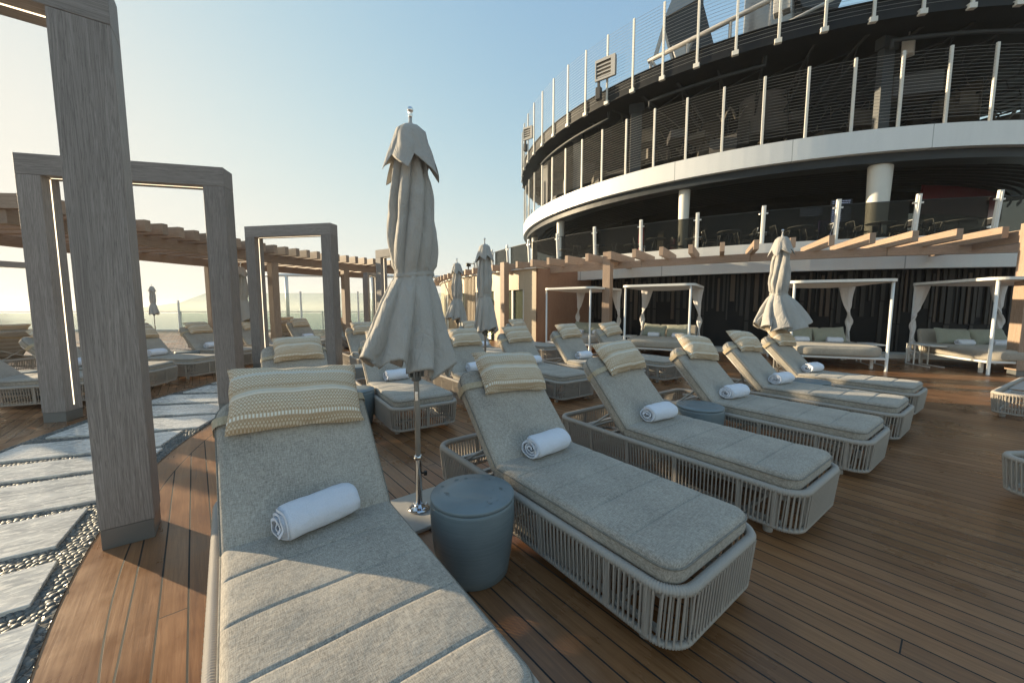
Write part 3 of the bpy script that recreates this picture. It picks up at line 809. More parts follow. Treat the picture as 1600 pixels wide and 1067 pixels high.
# ------------------------------------------------------------------ closed umbrellas
def umbrella(x, y, label, seed=1, skirt=.30, asym=.0, asd=0.0, slab=True, hem=1.06, twist=1.0, topz=2.70, tie=1.72, capd=0):
    u = empty('closed_umbrella', (x, y, 0), 0, label=label, cat='umbrella', group='closed grey parasols')
    p = MB(); p.lathe([(.019, .42), (.019, topz + .02), (.012, topz + .03), (.011, topz + .06)], 16); p.build('pole', M['greymetal2'], u)
    p = MB(); p.lathe([(.024, .03), (.024, .40), (.030, .405), (.030, .43), (.022, .435)], 18)
    p.lathe([(.078, .028), (.078, .038), (.05, .045), (.03, .06), (.026, .07)], 24)
    for k in range(4):
        a = R(45 + 90 * k); p.lathe([(.010, .038), (.010, .048), (.004, .052)], 8, (.06 * math.cos(a), .06 * math.sin(a), 0))
    p.build('pole_sleeve', M['chrome'], u)
    p = MB(); p.tube([(.02, 0, .3), (.055, 0, .3)], .007, 8); p.tube([(.05, 0, .285), (.05, 0, .315)], .012, 8); p.build('knob', M['rubber'], u)
    if slab:
        p = MB(); p.box(-.25, .25, -.25, .25, .001, .028, .004); s_ = p.build('footing_slab', M['stone'], u); s_.rotation_euler = (0, 0, R(-52))
    p = MB(); p.lathe([(.010, topz + .05), (.014, topz + .075), (.010, topz + .09), (.019, topz + .10), (.021, topz + .112), (.014, topz + .125), (0, topz + .13)], 16); p.build('finial', M['chrome'], u)
    # folded canopy body
    rn = random.Random(seed); NA = 144; lob = [rn.uniform(.65, 1.2) for _ in range(8)]; ph = [rn.uniform(-.25, .25) for _ in range(8)]
    def lobe(th, pw=1.0):
        t = (th / (2 * math.pi) * 8) % 8; i = int(t); f = t - i
        c = .5 + .12 * ph[i]
        f2 = f / c * .5 if f < c else .5 + (f - c) / (1 - c) * .5
        v = math.sin(math.pi * f2) ** pw
        return v * lob[i], i, f2
    Z = [topz - .22 - (topz - .22 - tie) * k / 26 for k in range(27)]
    Zs = [k / 30 for k in range(1, 31)]
    V = []; rows = 0
    def add_row(fn):
        nonlocal rows
        for k in range(NA): V.append(fn(2 * math.pi * k / NA))
        rows += 1
    add_row(lambda th: (.05 * math.cos(th), .05 * math.sin(th), topz - .12))
    for z in Z:
        q = (topz - .22 - z) / (topz - .22 - tie)
        base = .085 + .055 * math.sin(min(1, q * 1.15) * math.pi * .62) ** 1 - .012 * max(0, q - .8) / .2
        am = .055 + .02 * math.sin(q * math.pi)
        if q > .93: am *= .7
        def fn(th, z=z, q=q, base=base, am=am):
            l, i, f = lobe(th + twist * (q - .5) * .9 + .10 * math.sin(q * 3 + seed), .55)
            r = base * .80 + am * .66 * l + .022 * noise.noise((math.cos(th) * 2, math.sin(th) * 2, z * 5 + seed)) + .004 * noise.noise((math.cos(th) * 6, math.sin(th) * 6, z * 14))
            # fabric wraps sideways over itself
            tw = th + .16 * (l - .4)
            return (r * math.cos(tw), r * math.sin(tw), z + .004 * l)
        add_row(fn)
    for q in Zs:
        def fn(th, q=q):
            l, i, f = lobe(th + twist * .45 + .10 * math.sin(3 + seed) + .35 * q * math.sin(seed), .55 + .5 * q)
            dirf = math.cos(th - asd); side = max(0, dirf) ** 2
            R_ = .115 + (skirt * (1 + asym * side) - .115) * (q ** .8)
            am = .18 + .40 * min(1, q * 1.3) * (.7 + .3 * math.sin(th * 2 + seed * 1.7))
            r = R_ * (1 - am * .5 + am * .5 * l) + .012 * q * noise.noise((math.cos(th) * 3, math.sin(th) * 3, q * 3 + seed))
            r += .006 * noise.noise((math.cos(th) * 7, math.sin(th) * 7, q * 7 + seed)) + .012 * q * noise.noise((math.cos(th) * 4, math.sin(th) * 4, q * 2))
            dz = (tie - hem) * (1 + .02 - .13 * l * lob[i] - .16 * asym * side * 1.6 + .06 * math.sin(th * 2 + seed))
            tw = th + .28 * (l - .5) * (.4 + q)
            return (r * math.cos(tw), r * math.sin(tw), tie - dz * q)
        add_row(fn)
    # turn the hem inward
    def fn(th):
        k = int(round(th / (2 * math.pi) * NA)) % NA; vx, vy, vz = V[(rows - 1) * NA + k]
        return (vx * .93, vy * .93, vz + .012)
    add_row(fn)
    def fn2(th):
        k = int(round(th / (2 * math.pi) * NA)) % NA; vx, vy, vz = V[(rows - 2) * NA + k]
        return (vx * .35, vy * .35, vz + .28)
    add_row(fn2)
    c = MB(); c.grid(V, rows, NA, True, cv=True); c.build('canopy', M['canvas'], u)
    # tie band
    b_ = MB(); row = [V[(27) * NA + k] for k in range(NA)]
    pts = []
    for k in range(0, NA, 2):
        vx, vy, vz = row[k]; rr = math.hypot(vx, vy); r2 = max(rr, .112) + .005
        pts.append((vx / rr * r2, vy / rr * r2, tie + .004 + .012 * math.sin(k * .05)))
    b_.tube(pts, .01, 6, closed=True, flat=(.0045, .014), up=None); 
    b_ = MB(); vs = []
    for (px, py, pz) in pts:
        vs += [(px, py, pz - .013), (px * 1.02, py * 1.02, pz - .006), (px * 1.02, py * 1.02, pz + .006), (px, py, pz + .013)]
    b_.grid(vs, len(pts), 4, True, cu=True); b_.build('tie_strap', M['canvas'], u)
    # vent cap with pointed corners
    NV = 160; V = []; nc = 6
    rows = 0
    for q in [0, .02, .06, .12] + [.2 + .8 * k / 14 for k in range(15)]:
        for k in range(NV):
            th = 2 * math.pi * k / NV + seed
            t = (th / (2 * math.pi) * nc) % nc; f = t - int(t); tri = 1 - abs(2 * f - 1)
            rnd = .8 + .45 * ((int(t) * 37 + seed * 11) % 7) / 7
            rr = .055 + .045 * min(1, q / .12) + (.062 + .055 * tri * rnd) * max(0, q - .12) + .012 * (tri - .5) * min(1, q * 2)
            rr += .005 * noise.noise((math.cos(th) * 3, math.sin(th) * 3, q * 4 + seed))
            zz = topz - .012 * min(1, q / .1) - (.22 + .12 * tri ** 1.1 * rnd) * max(0, q - .03)
            tw = th + .10 * (tri - .5) * q * 3
            V.append((rr * math.cos(tw), rr * math.sin(tw), zz))
        rows += 1
    for k in range(NV):
        vx, vy, vz = V[(rows - 1) * NV + k]; V.append((vx * .965, vy * .965, vz + .012))
    for k in range(NV):
        vx, vy, vz = V[(rows - 1) * NV + k]; V.append((vx * .6, vy * .6, vz + .13))
    rows += 2
    c = MB(); c.grid(V, rows, NV, True, cv=True)
    c.lathe([(.0, topz + .004), (.045, topz + .002), (.056, topz - .002)], 32)
    c.build('vent_cap', M['canvas'], u)
    # runner hub below the hem
    p = MB(); p.lathe([(.03, hem - .06), (.034, hem - .05), (.034, hem + .02), (.026, hem + .05)], 16)
    for k in range(8):
        a = 2 * math.pi * k / 8; p.box(.03, .055, -.006, .006, hem - .03, hem + .02, M=Matrix.Rotation(a, 4, 'Z'))
    p.build('runner', M['plate'], u)
    p = MB(); p.box(.022, .034, -.012, .012, hem - .20, hem - .13, .002, M=Matrix.Rotation(R(-80), 4, 'Z')); p.build('catch', M['chrome'], u)
    return u
umbrella(-.68, 2.65, 'large closed grey umbrella nearest the camera, by the near drum table', 2, .275, .42, R(185), True, 1.04, 1.0)
umbrella(4.65, 6.63, 'closed grey umbrella on the right, skirt flared out before the daybeds', 5, .37, .5, R(-30), True, 1.1, .4)
umbrella(-.53, 7.44, 'middle closed grey umbrella, tall and slim, before the glass doors', 7, .24, .15, R(0), True, 1.0, .25)
umbrella(-1.51, 10.51, 'closed grey umbrella just left of the middle one, skirt blown left', 9, .27, .5, R(170), True, 1.1, .5)
umbrella(-8.15, 11.5, 'closed grey umbrella partly behind the right post of the large arch', 3, .27, .35, R(-20), False, 1.05, .6)
umbrella(-21.0, 22.2, 'small far closed umbrella at the railing beside the nearest tall post', 4, .27, .1, 0, False, 1.05, .6)

# ------------------------------------------------------------------ square wooden arches over the path
def arch(name, c, r0, a, label, ho=3.38, hi=3.13, r1=None, group='square wooden arches over the path'):
    r1 = r1 or r0 + 2.24
    P0 = pol(c, r0, a); P1 = pol(c, r1, a); P0.z = P1.z = 0
    e = (P0 - P1).normalized()              # from outer to inner post (left to right)
    dd = Vector((-e.y, e.x, 0))             # depth direction, away from the camera
    root = empty(name, P1, math.atan2(e.y, e.x), label=label, cat='wooden arch', group=group)
    L = (P0 - P1).length; Wd = .25; Dp = .26; mats = M['greywood']
    def bar(nm, p0, p1, w_, d_, m_, b=.003):
        mb = MB(); p0 = Vector(p0); p1 = Vector(p1); Lb = (p1 - p0).length; t = (p1 - p0).normalized()
        if t.z > .9: X, Y = Vector((1, 0, 0)), Vector((0, 1, 0))
        else: X, Y = Vector((0, 0, -1)), Vector((0, 1, 0))
        mb.box(-w_ / 2, w_ / 2, -d_ / 2, d_ / 2, 0, Lb, b); o = mb.build(nm, m_, root)
        Mx = Matrix((X, Y, t)).transposed().to_4x4(); Mx.translation = p0; o.matrix_basis = Mx; return o
    for x in (Wd / 2, L - Wd / 2):
        bar('post', (x, Dp / 2, .13), (x, Dp / 2, hi - .002), Wd, Dp, mats)
        mb = MB(); mb.box(x - Wd / 2 + .004, x + Wd / 2 - .004, .004, Dp - .004, 0, .128, .002); mb.build('base_plate', M['plate'], root)
    bar('lintel', (0, Dp / 2, (ho + hi) / 2), (L, Dp / 2, (ho + hi) / 2), ho - hi, Dp, mats)
    for x, s in ((Wd, 1), (L - Wd, -1)):
        mb = MB(); mb.box(min(x, x + s * .003), max(x, x + s * .003), Dp / 2 - .006, Dp / 2 + .006, .2, hi - .02); mb.build('light_strip', M['led'], root)
    mb = MB(); mb.box(Wd + .01, L - Wd - .01, Dp / 2 - .006, Dp / 2 + .006, hi - .003, hi); mb.build('light_strip', M['led'], root)
    return root
arch('square_arch', PC, 8.10, 216.6, 'nearest square wooden arch, its tall post crossing the left of the picture')
arch('square_arch', PC, 8.30, 193.1, 'large square wooden arch standing on the path, second from the camera')
arch('square_arch', PC, 8.38, 169.8, 'middle square wooden arch, seen whole behind the nearest cushions')
arch('square_arch', PC, 8.12, 147.3, 'square wooden arch cut by the left edge of the big near umbrella')
arch('square_arch', (-7.2, 8), 11.4, 92, 'small far square wooden arch beyond the pergola posts', r1=13.2)
arch('square_arch', (-25, 9), 6.9, 60, 'far square wooden arch at the left picture edge with a lit inner side', r1=9.1)

# ------------------------------------------------------------------ left pergola
def pergola(c, rb, rtip, rback, a0, a1, step, zb, zr, posts, mw, label, group, bdepth=.22, rh=.27, rw=.12, backbeam=True, postw=.22):
    root = empty('pergola', pol(c, rb, (a0 + a1) / 2), 0, label=label, cat='pergola', group=group)
    o0 = root.location.copy()
    def seg(name, p0, p1, w_, d_, m_): return wood_bar(name, p0, p1, w_, d_, m_, root, b=.003)
    n = max(2, int(abs(a1 - a0) / 8))
    for rr in ([rb, rback] if backbeam else [rb]):
        for k in range(n):
            p0 = pol(c, rr, a0 + (a1 - a0) * k / n, zb + bdepth / 2); p1 = pol(c, rr, a0 + (a1 - a0) * (k + 1) / n, zb + bdepth / 2)
            seg('beam', p0, p1, .14, bdepth, mw)
    a = a0; s = 1 if a1 > a0 else -1
    while (a1 - a) * s >= 0:
        seg('rafter', pol(c, rtip, a, zb + bdepth + rh / 2 - .03), pol(c, rback + (.5 if rback > rb else -.5) * backbeam, a, zb + bdepth + rh / 2 - .03), rw, rh - .03, mw)
        a += s * abs(step)
    for (pr_, pa) in posts:
        p = pol(c, pr_, pa); mb = MB()
        o = wood_bar('post', (p.x, p.y, .1), (p.x, p.y, zb), postw, postw, mw, root, yaw=R(pa), b=.003)
        mb.box(-postw / 2 + .01, postw / 2 - .01, -postw / 2 + .01, postw / 2 - .01, 0, .1); q = mb.build('base_plate', M['plate'], root)
        q.matrix_basis = parent_mat(root).inverted() @ (Matrix.Translation(p) @ Matrix.Rotation(R(pa), 4, 'Z'))
    return root
pergola(PC, 12.5, 11.9, 15.6, 184, 136, -1.75, 2.86, 0, [(12.5, 158), (12.5, 146), (15.6, 182.5), (15.6, 172), (15.6, 158), (15.6, 142)], M['brownwood'], 'long curved wooden pergola behind the arches on the left', 'wooden pergolas', bdepth=.24, rh=.27)

# ------------------------------------------------------------------ right pergola along the deckhouse
RC = (16.3, 29.84)
pergola(RC, 20.9, 21.95, 19.75, -100, -175, -2.07, 2.82, 0, [], M['pinkwood'], 'curved wooden pergola fixed along the deckhouse on the right', 'wooden pergolas', bdepth=.22, rh=.28, rw=.12, backbeam=False)
def column(rp, a, label):
    p = pol(RC, rp, a); root = empty('wooden_column', p, R(a), label=label, cat='column', group='wooden columns of the right pergola')
    wood_bar('post', (p.x, p.y, .12), (p.x, p.y, 3.3), .26, .26, M['pinkwood'], root, yaw=R(a))
    mb = MB(); mb.box(-.1, .1, -.1, .1, 0, .12); mb.build('foot_plate', M['plate'], root)
    q0 = pol(RC, rp - .13, a, 3.04); q1 = pol(RC, 19.62, a, 3.04)
    wood_bar('cross_beam', q0, q1, .15, .26, M['pinkwood'], root)
column(21.6, -127.4, 'square wooden column between the first and second daybed')
column(22.2, -103.4, 'square wooden column at the right picture edge')
column(21.9, -139.3, 'wooden column with one sunlit side before the glass doors')

# ------------------------------------------------------------------ deckhouse
dh = empty('deckhouse', (RC[0], RC[1], 0), 0, label='curved deckhouse with dark slatted wall, white fascia and wood doors coloured as if sunlit', cat='deckhouse')
def ringpart(name, root, m, *specs):
    mb = MB()
    for s in specs: mb.ring((0, 0), *s)
    return mb.build(name, m, root)
ringpart('fascia', dh, M['fasciam'], (19.3, 19.55, 2.60, 3.50, -215, -60, 90))
ringpart('upper_floor', dh, M['dark'], (6, 19.3, 3.36, 3.515, -215, -60, 60))
ringpart('soffit', dh, M['darkgrey'], (18.6, 19.3, 2.70, 2.76, -134, -60, 60))
ringpart('dark_wall', dh, M['black'], (18.55, 18.8, 0, 3.3, -134, -60, 60))
ringpart('plinth', dh, M['cream'], (18.8, 19.5, 0.0, .12, -134, -60, 60))
# slats of random width, depth and height on the dark wall
m, nt, b = mat('wall_slat', (.036, .033, .030), .6); M['wslat'] = m
m, nt, b = mat('wall_slat_brown', (.085, .062, .045), .6); M['wslat2'] = m
sl1, sl2 = MB(), MB(); rr_ = random.Random(12); a = -133.8
while a < -84:
    wd = rr_.uniform(.10, .42)
    z0 = rr_.choice((1.0, 1.05, 1.2, 1.45, 1.7, 1.35, 1.0)); z1 = rr_.choice((2.7, 2.7, 2.62, 2.5))
    d = rr_.uniform(.02, .06)
    (sl1 if rr_.random() < .7 else sl2).ring((0, 0), 18.8, 18.8 + d, z0, z1, a, a + wd, 1)
    if rr_.random() < .35: sl1.ring((0, 0), 18.8, 18.8 + d * .6, .15, z0 - .04, a, a + wd, 1)
    a += wd + rr_.uniform(.08, .38)
sl1.build('wall_slats', M['wslat'], dh); sl2.build('wall_slats', M['wslat2'], dh)
# wood clad block with doors; facade face coloured paler for the sun on it
A0, A1 = -135.6, -180
mb = MB()
q0 = pol((0, 0), 21.5, A0); q1 = pol((0, 0), 18.6, -133.6)
mb.add([(q0.x, q0.y, 0), (q1.x, q1.y, 0), (q1.x, q1.y, 2.98), (q0.x, q0.y, 2.98)], [(0, 1, 2, 3)])
e_ = (q1 - q0).normalized() * .1; nn = Vector((-e_.y, e_.x, 0))
mb.add([(q0.x - nn.x, q0.y - nn.y, 0), (q1.x - nn.x, q1.y - nn.y, 0), (q1.x - nn.x, q1.y - nn.y, 2.98), (q0.x - nn.x, q0.y - nn.y, 2.98)], [(0, 1, 2, 3)])
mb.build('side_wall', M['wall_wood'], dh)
for (a0, a1) in ((-135.6, -137.4), (-141.4, -142.6), (-147.2, -150.5), (-153.0, -158), (-160.4, -180)):
    ringpart('facade_wall', dh, M['wall_sunlit'], (21.3, 21.5, 0, 2.98, a1, a0, 8))
ringpart('door_header', dh, M['wall_sunlit'], (21.31, 21.49, 2.2, 2.98, -161, -137, 30))
ringpart('roof', dh, M['cream'], (19.0, 21.6, 2.985, 3.03, -180, -135.2, 40))
for (a0, a1) in ((-137.4, -141.4), (-142.6, -147.2), (-150.5, -153.0), (-158, -160.4)):
    ringpart('door_glass', dh, M['doorglass'], (21.38, 21.40, .05, 2.2, a1 + .1, a0 - .1, 6))
    for a in (a0 - .12, (a0 + a1) / 2, a1 + .12):
        ringpart('door_frame', dh, M['white'], (21.34, 21.46, 0, 2.2, a - .13, a + .13, 1))
ringpart('interior_wall', dh, M['sage'], (19.6, 19.7, 0, 2.9, -180, -136, 24))
# vertical battens on the facade, in the same sunlit colouring
bt = MB()
for k in range(30):
    a = -147.3 - k * .42
    if not any(a1 - .2 < a < a0 + .2 for a0, a1 in ((-150.5, -153.0), (-158, -160.4))): bt.ring((0, 0), 21.5, 21.535, 0, 2.95, a - .05, a + .05, 1)
bt.build('battens', M['wall_sunlit'], dh)
ringpart('drain_pipe', dh, M['white'], (21.5, 21.56, 0, 2.2, -140.15, -140.0, 1))

# ------------------------------------------------------------------ glass railing on the deckhouse roof
gr = empty('glass_railing', (RC[0], RC[1], 3.5), 0, label='smoked glass railing with white posts along the terrace edge', cat='railing')
for k in range(-6, 16):
    a = -109.5 - 5.75 * k
    if a > -84: continue
    P = pol((0, 0), 19.07, a)
    mb = MB(); mb.box(-.03, .05, -.055, .055, 0, 1.25, .006); mb.box(.05, .075, -.02, .02, 0, 1.2)
    o = mb.build('post', M['white'], gr); o.location = P; o.rotation_euler = (0, 0, R(a)); o.rotation_euler.rotate_axis('Y', R(4))
    c = MB()
    for s in (-1, 1): c.box(-.02, .04, s * .055, s * .12, .98, 1.03, .003)
    c_ = c.build('clamp', M['steel'], o)
    g_ = MB(); g_.ring((0, 0), 19.02, 19.035, .06, 1.10, a - 5.35, a - .4, 5); g_.build('glass_panel', M['smoke'], gr)
ringpart('top_rail', gr, M['darkgrey'], (19.0, 19.05, 1.10, 1.115, -200, -84, 80))

# ------------------------------------------------------------------ round tower of the ship
TC = (17.4, 29.8)
tw = empty('ship_tower', (TC[0], TC[1], 0), 0, label='round black and white ship tower with open upper decks on the right', cat='ship tower')
ringpart('white_band', tw, M['band'], (16.25, 16.5, 6.97, 7.75, -225, -45, 120))
ringpart('band_lip', tw, M['darkgrey'], (15.6, 16.26, 6.66, 6.965, -225, -45, 100))
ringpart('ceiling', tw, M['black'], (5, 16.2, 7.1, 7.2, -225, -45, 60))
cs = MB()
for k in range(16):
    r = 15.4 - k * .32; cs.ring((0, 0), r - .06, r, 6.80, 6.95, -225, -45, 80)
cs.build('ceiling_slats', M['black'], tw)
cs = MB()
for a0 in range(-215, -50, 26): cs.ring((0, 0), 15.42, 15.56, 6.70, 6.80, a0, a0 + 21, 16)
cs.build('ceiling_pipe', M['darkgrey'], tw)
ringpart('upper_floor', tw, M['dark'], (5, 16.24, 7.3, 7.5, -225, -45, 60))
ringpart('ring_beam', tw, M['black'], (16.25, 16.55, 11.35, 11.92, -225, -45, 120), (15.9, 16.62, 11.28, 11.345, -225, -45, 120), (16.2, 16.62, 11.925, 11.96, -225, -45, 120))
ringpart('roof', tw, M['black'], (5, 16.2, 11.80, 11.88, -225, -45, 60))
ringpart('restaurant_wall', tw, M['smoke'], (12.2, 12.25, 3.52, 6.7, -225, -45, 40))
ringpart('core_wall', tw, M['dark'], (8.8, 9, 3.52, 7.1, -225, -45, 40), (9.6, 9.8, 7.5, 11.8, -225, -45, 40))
ringpart('red_wall', tw, M['red'], (12.6, 12.7, 5.6, 6.95, -87, -60, 20))
ringpart('red_panel', tw, M['red'], (13.0, 13.1, 3.6, 6.0, -142, -140.5, 2))
ringpart('red_panel', tw, M['red'], (13.4, 13.5, 3.6, 5.0, -133, -132, 2))
ringpart('wood_screen', tw, M['rust'], (12.9, 13.0, 3.6, 5.6, -137, -135.5, 2), (12.9, 13.0, 3.6, 5.6, -129, -128, 2))
# truss work under the roof
tr_ = MB()
for k in range(30):
    a = -220 + k * 6; p0 = pol((0, 0), 16.0, a, 11.5); p1 = pol((0, 0), 10, a, 11.5); p2 = pol((0, 0), 10, a, 10.75); p3 = pol((0, 0), 14.6, a, 11.0)
    tr_.tube([p0, p1], .06, 6); tr_.tube([p3, p2], .05, 6)
    for j in range(6):
        f = j / 6; tr_.tube([p3.lerp(p2, f), p0.lerp(p1, min(1, f + .18))], .03, 5)
    tr_.tube([pol((0, 0), 14.6, a, 11.0), pol((0, 0), 14.6, a + 6, 11.5)], .03, 5)
tr_.build('roof_truss', M['darkgrey'], tw)
for a0, a1 in ((-166, -142), (-134, -118), (-104, -80)):
    pts = [pol((0, 0), 15.9, a0 + (a1 - a0) * k / 14, 10.95) for k in range(15)]
    dp = MB(); dp.tube([pts[0] + Vector((0, 0, -.3))] + pts + [pts[-1] + Vector((0, 0, .4))], .07, 8)
    dp.build('duct_pipe', M['darkgrey'], tw)
# inner dark pillars and light columns
for a in (-168, -152, -137.3, -103.5, -85, -70):
    p = pol((0, 0), 15.4, a); mb = MB(); mb.box(-.11, .11, -.26, .26, 7.5, 11.3, .01); mb.box(-.16, .16, -.34, .34, 10.9, 11.3, .01)
    o = mb.build('dark_pillar', M['darkgrey'], tw); o.location = p; o.rotation_euler = (0, 0, R(a + 25))
for a, w_ in ((-156.5, .21), (-128.0, .21), (-103.8, .30), (-80, .3), (-176, .2)):
    p = pol((0, 0), 15.75, a); mb = MB(); n_ = 28
    vs = []
    for z, sc in ((3.5, .92), (5.2, 1.0), (6.7, 1.12)):
        for k in range(n_):
            t = 2 * math.pi * k / n_; vs.append((w_ * sc * math.cos(t), w_ * sc * (1.5 if w_ > .25 else 1) * math.sin(t), z))
    mb.grid(vs, 3, n_, True, cv=True)
    o = mb.build('column', M['cream'], tw); o.location = p; o.rotation_euler = (0, 0, R(a + 40))
    mb = MB(); mb.lathe([(w_ * 1.0, 3.5), (w_ * 1.0, 3.62)], 24); mb.build('column_foot', M['white'], o)
# machinery and stores behind the cable railing
rc_ = random.Random(4); cl1, cl2 = MB(), MB()
for k in range(150):
    a = rc_.uniform(-172, -60); r = rc_.uniform(10.2, 14.6); h = rc_.uniform(.25, 2.2 if r < 12 else .9); wv = rc_.uniform(.15, .9); dv = rc_.uniform(.1, .5)
    z0 = 7.5 if rc_.random() < .75 else rc_.uniform(8, 10)
    mt = Matrix.Translation(pol((0, 0), r, a)) @ Matrix.Rotation(R(a + rc_.uniform(-30, 30)), 4, 'Z')
    (cl1 if rc_.random() < .6 else cl2).box(-dv, dv, -wv, wv, z0, z0 + h, .01, M=mt)
for k in range(46):
    a = rc_.uniform(-172, -60); r = rc_.uniform(11, 14.5); z0 = rc_.uniform(7.6, 10.4)
    pts = []; 
    for j in range(12): pts.append(pol((0, 0), r + .25 * math.sin(j * .9 + k), a + j * .42, z0 + .22 * math.sin(j * 1.3 + k * 2)))
    cl2.tube(pts, rc_.choice((.015, .03, .05)), 5)
cl1.build('stored_equipment', M['clutter'], tw, kind='stuff'); cl2.build('stored_boards', M['rust'], tw, kind='stuff')

# ---- cable railings
def cable_railing(name, c, r, z0, z1, ang, label, wires, base_bracket, pr):
    root = empty(name, (c[0], c[1], z0), 0, label=label, cat='railing', group='cable railings of the ship tower')
    proto_p = None
    for a in ang:
        if proto_p is None:
            mb = MB(); mb.box(-.02, .05, -.045, .045, 0, z1 - z0, .008)
            for k in range(wires): mb.box(.05, .06, -.012, .012, .22 + (z1 - z0 - .3) * k / (wires - 1) - .01, .22 + (z1 - z0 - .3) * k / (wires - 1) + .01)
            if base_bracket: mb.box(-.06, .08, -.13, .10, -.12, .05, .008)
            proto_p = mb.build('post', M['cream'], root); o = proto_p
        else:
            o = proto_p.copy(); col.objects.link(o); o.parent = root
        o.location = pol((0, 0), r, a); o.rotation_euler = (0, 0, R(a))
    cb = MB(); na = 110
    for k in range(wires):
        z = .22 + (z1 - z0 - .3) * k / (wires - 1)
        cb.tube([pol((0, 0), r + .02, ang[-1] + (ang[0] - ang[-1]) * i / na, z) for i in range(na + 1)], .0058, 4, cap=False)
    cb.build('cable', M['cable'], root, fix=False); return root
cable_railing('cable_railing', TC, 16.45, 7.75, 10.25, [-70.7 - 4.73 * k for k in range(31)], 'lower cable railing with pale posts standing on the white band', 21, False, .05)
cable_railing('cable_railing', TC, 16.62, 11.35, 14.38, [-60.2 - 4.72 * k for k in range(33)], 'upper cable railing with pale posts on the black ring beam', 21, True, .05)

# ---- structures on top of the tower
def at(u, v, D):
    cx = (u - 800) / 590; cy = (533.5 - v) / 590; th = R(5.2)
    d = Vector((cx, math.cos(th) + cy * math.sin(th), -math.sin(th) + cy * math.cos(th))); return Vector((0, 0, 1.5)) + d * (D / d.y)
pt = empty('handrail_pipe', at(1012, 95, 18.6), 0, label='pale diagonal pipe rail rising behind the upper cable railing', cat='pipe rail')
mb = MB(); b0 = pt.location
A, B = at(1012, 97, 18.6) - b0, at(1205, 0, 16.6) - b0; mb.tube([A, B, B + (B - A) * .6], .10, 10); mb.build('rail', M['greymetal2'], pt)
mb = MB()
for f in (0.03, .35, .7, 1.0): q = A.lerp(B, f); mb.tube([q, Vector((q.x + .1, q.y + .2, 11.9 - b0.z))], .07, 8)
q = A.lerp(B, .16); mb.tube([A.lerp(B, .03), Vector((q.x, q.y, 11.9 - b0.z))], .06, 8)
mb.build('support', M['greymetal2'], pt)
ms = empty('mast_fin', at(1050, 60, 20), 0, label='dark grey angular mast fin with silver top behind the upper railing', cat='mast fin')
b0 = ms.location; mb = MB()
def slabpoly(mb, pts, D, dep=.9):
    f = [at(u, v, D) - b0 for u, v in pts]; bk = [p + Vector((dep * .45, dep, 0)) for p in f]; n_ = len(f)
    mb.add(f + bk, [tuple(range(n_)), tuple(range(2 * n_ - 1, n_ - 1, -1))] + [(k, (k + 1) % n_, n_ + (k + 1) % n_, n_ + k) for k in range(n_)])
slabpoly(mb, [(1036, 33), (1096, -5), (1116, 72), (1112, 100), (1085, 100), (1052, 92), (1043, 60)], 20)
mb.build('fin_plate', M['darkgrey'], ms); mb = MB()
slabpoly(mb, [(1038, 28), (1062, -30), (1098, -30), (1100, -6)], 19.9, 1.1); mb.build('fin_cap', M['grey_metal'], ms); mb = MB()
slabpoly(mb, [(1050, 72), (1083, 62), (1066, 96), (1058, 96)], 19.5, .3); slabpoly(mb, [(1036, 38), (1040, 38), (1026, 88), (1021, 88)], 19.5, .2); mb.build('bracket', M['greymetal2'], ms)
fu = empty('funnel', at(1201, 20, 20), 0, label='dark vertical funnel tube on top of the ship tower', cat='funnel'); mb = MB()
mb.lathe([(1.05, -6), (1.05, 6)], 40); mb.build('tube', M['grey_metal'], fu)
for k, (u, v0, v1, D, wd, lb) in enumerate([(945, 86, 152, 19.0, .50, 'louvred speaker panel hung outside the upper railing'), (825, 196, 235, 26.5, .36, 'smaller louvred panel at the far left end of the upper railing')]):
    b0 = at(u, v1, D); lp = empty('louvre_panel', b0, R(-38), label=lb, cat='louvre panel', group='louvred panels on the upper railing')
    H_ = at(u, v0, D).z - b0.z; mb = MB(); mb.box(-wd, wd, .0, .12, H_ * .45, H_ * .93, .01); mb.build('back', M['rust'], lp); mb = MB()
    for j in range(5): z = H_ * (.5 + .09 * j); mb.box(-wd * .92, wd * .6, -.05, 0, z, z + H_ * .03)
    mb.box(-wd, wd, -.07, .0, H_ * .43, H_ * .48); mb.box(-wd, wd, -.07, .0, H_ * .86, H_ * .93); mb.box(-wd, -wd * .9, -.07, 0, H_ * .48, H_ * .86); mb.box(wd * .6, wd, -.07, .14, H_ * .48, H_ * .86)
    mb.build('louvre', M['greymetal2'], lp); mb = MB(); mb.box(-wd * .95, -wd * .45, -.06, .2, 0, H_ * .3, .02); mb.box(-wd * .8, -wd * .6, 0, .1, H_ * .3, H_ * .45); mb.build('lamp_box', M['clutter'], lp)
b0 = at(1418, 88, 15.2); fl = empty('floodlight', b0, R(-50), label='pale box floodlight hanging by the dark pillar under the roof', cat='floodlight'); mb = MB(); mb.box(-.17, .17, -.17, .17, 0, .55, .02); mb.build('housing', M['white'], fl); mb = MB(); mb.box(-.02, .02, -.02, .02, .55, 1.6); mb.build('bracket', M['grey_metal'], fl)
b0 = at(1222, 22, 15.9); fl = empty('equipment_box', b0, R(-40), label='grey equipment box on the upper railing near the top edge', cat='equipment box'); mb = MB(); mb.box(-.28, .28, -.2, .2, 0, .75, .02); mb.build('housing', M['greymetal2'], fl); mb = MB(); mb.tube([(0, -.1, 0), (-.02, -.1, -.9)], .04, 8); mb.build('conduit', M['white'], fl)
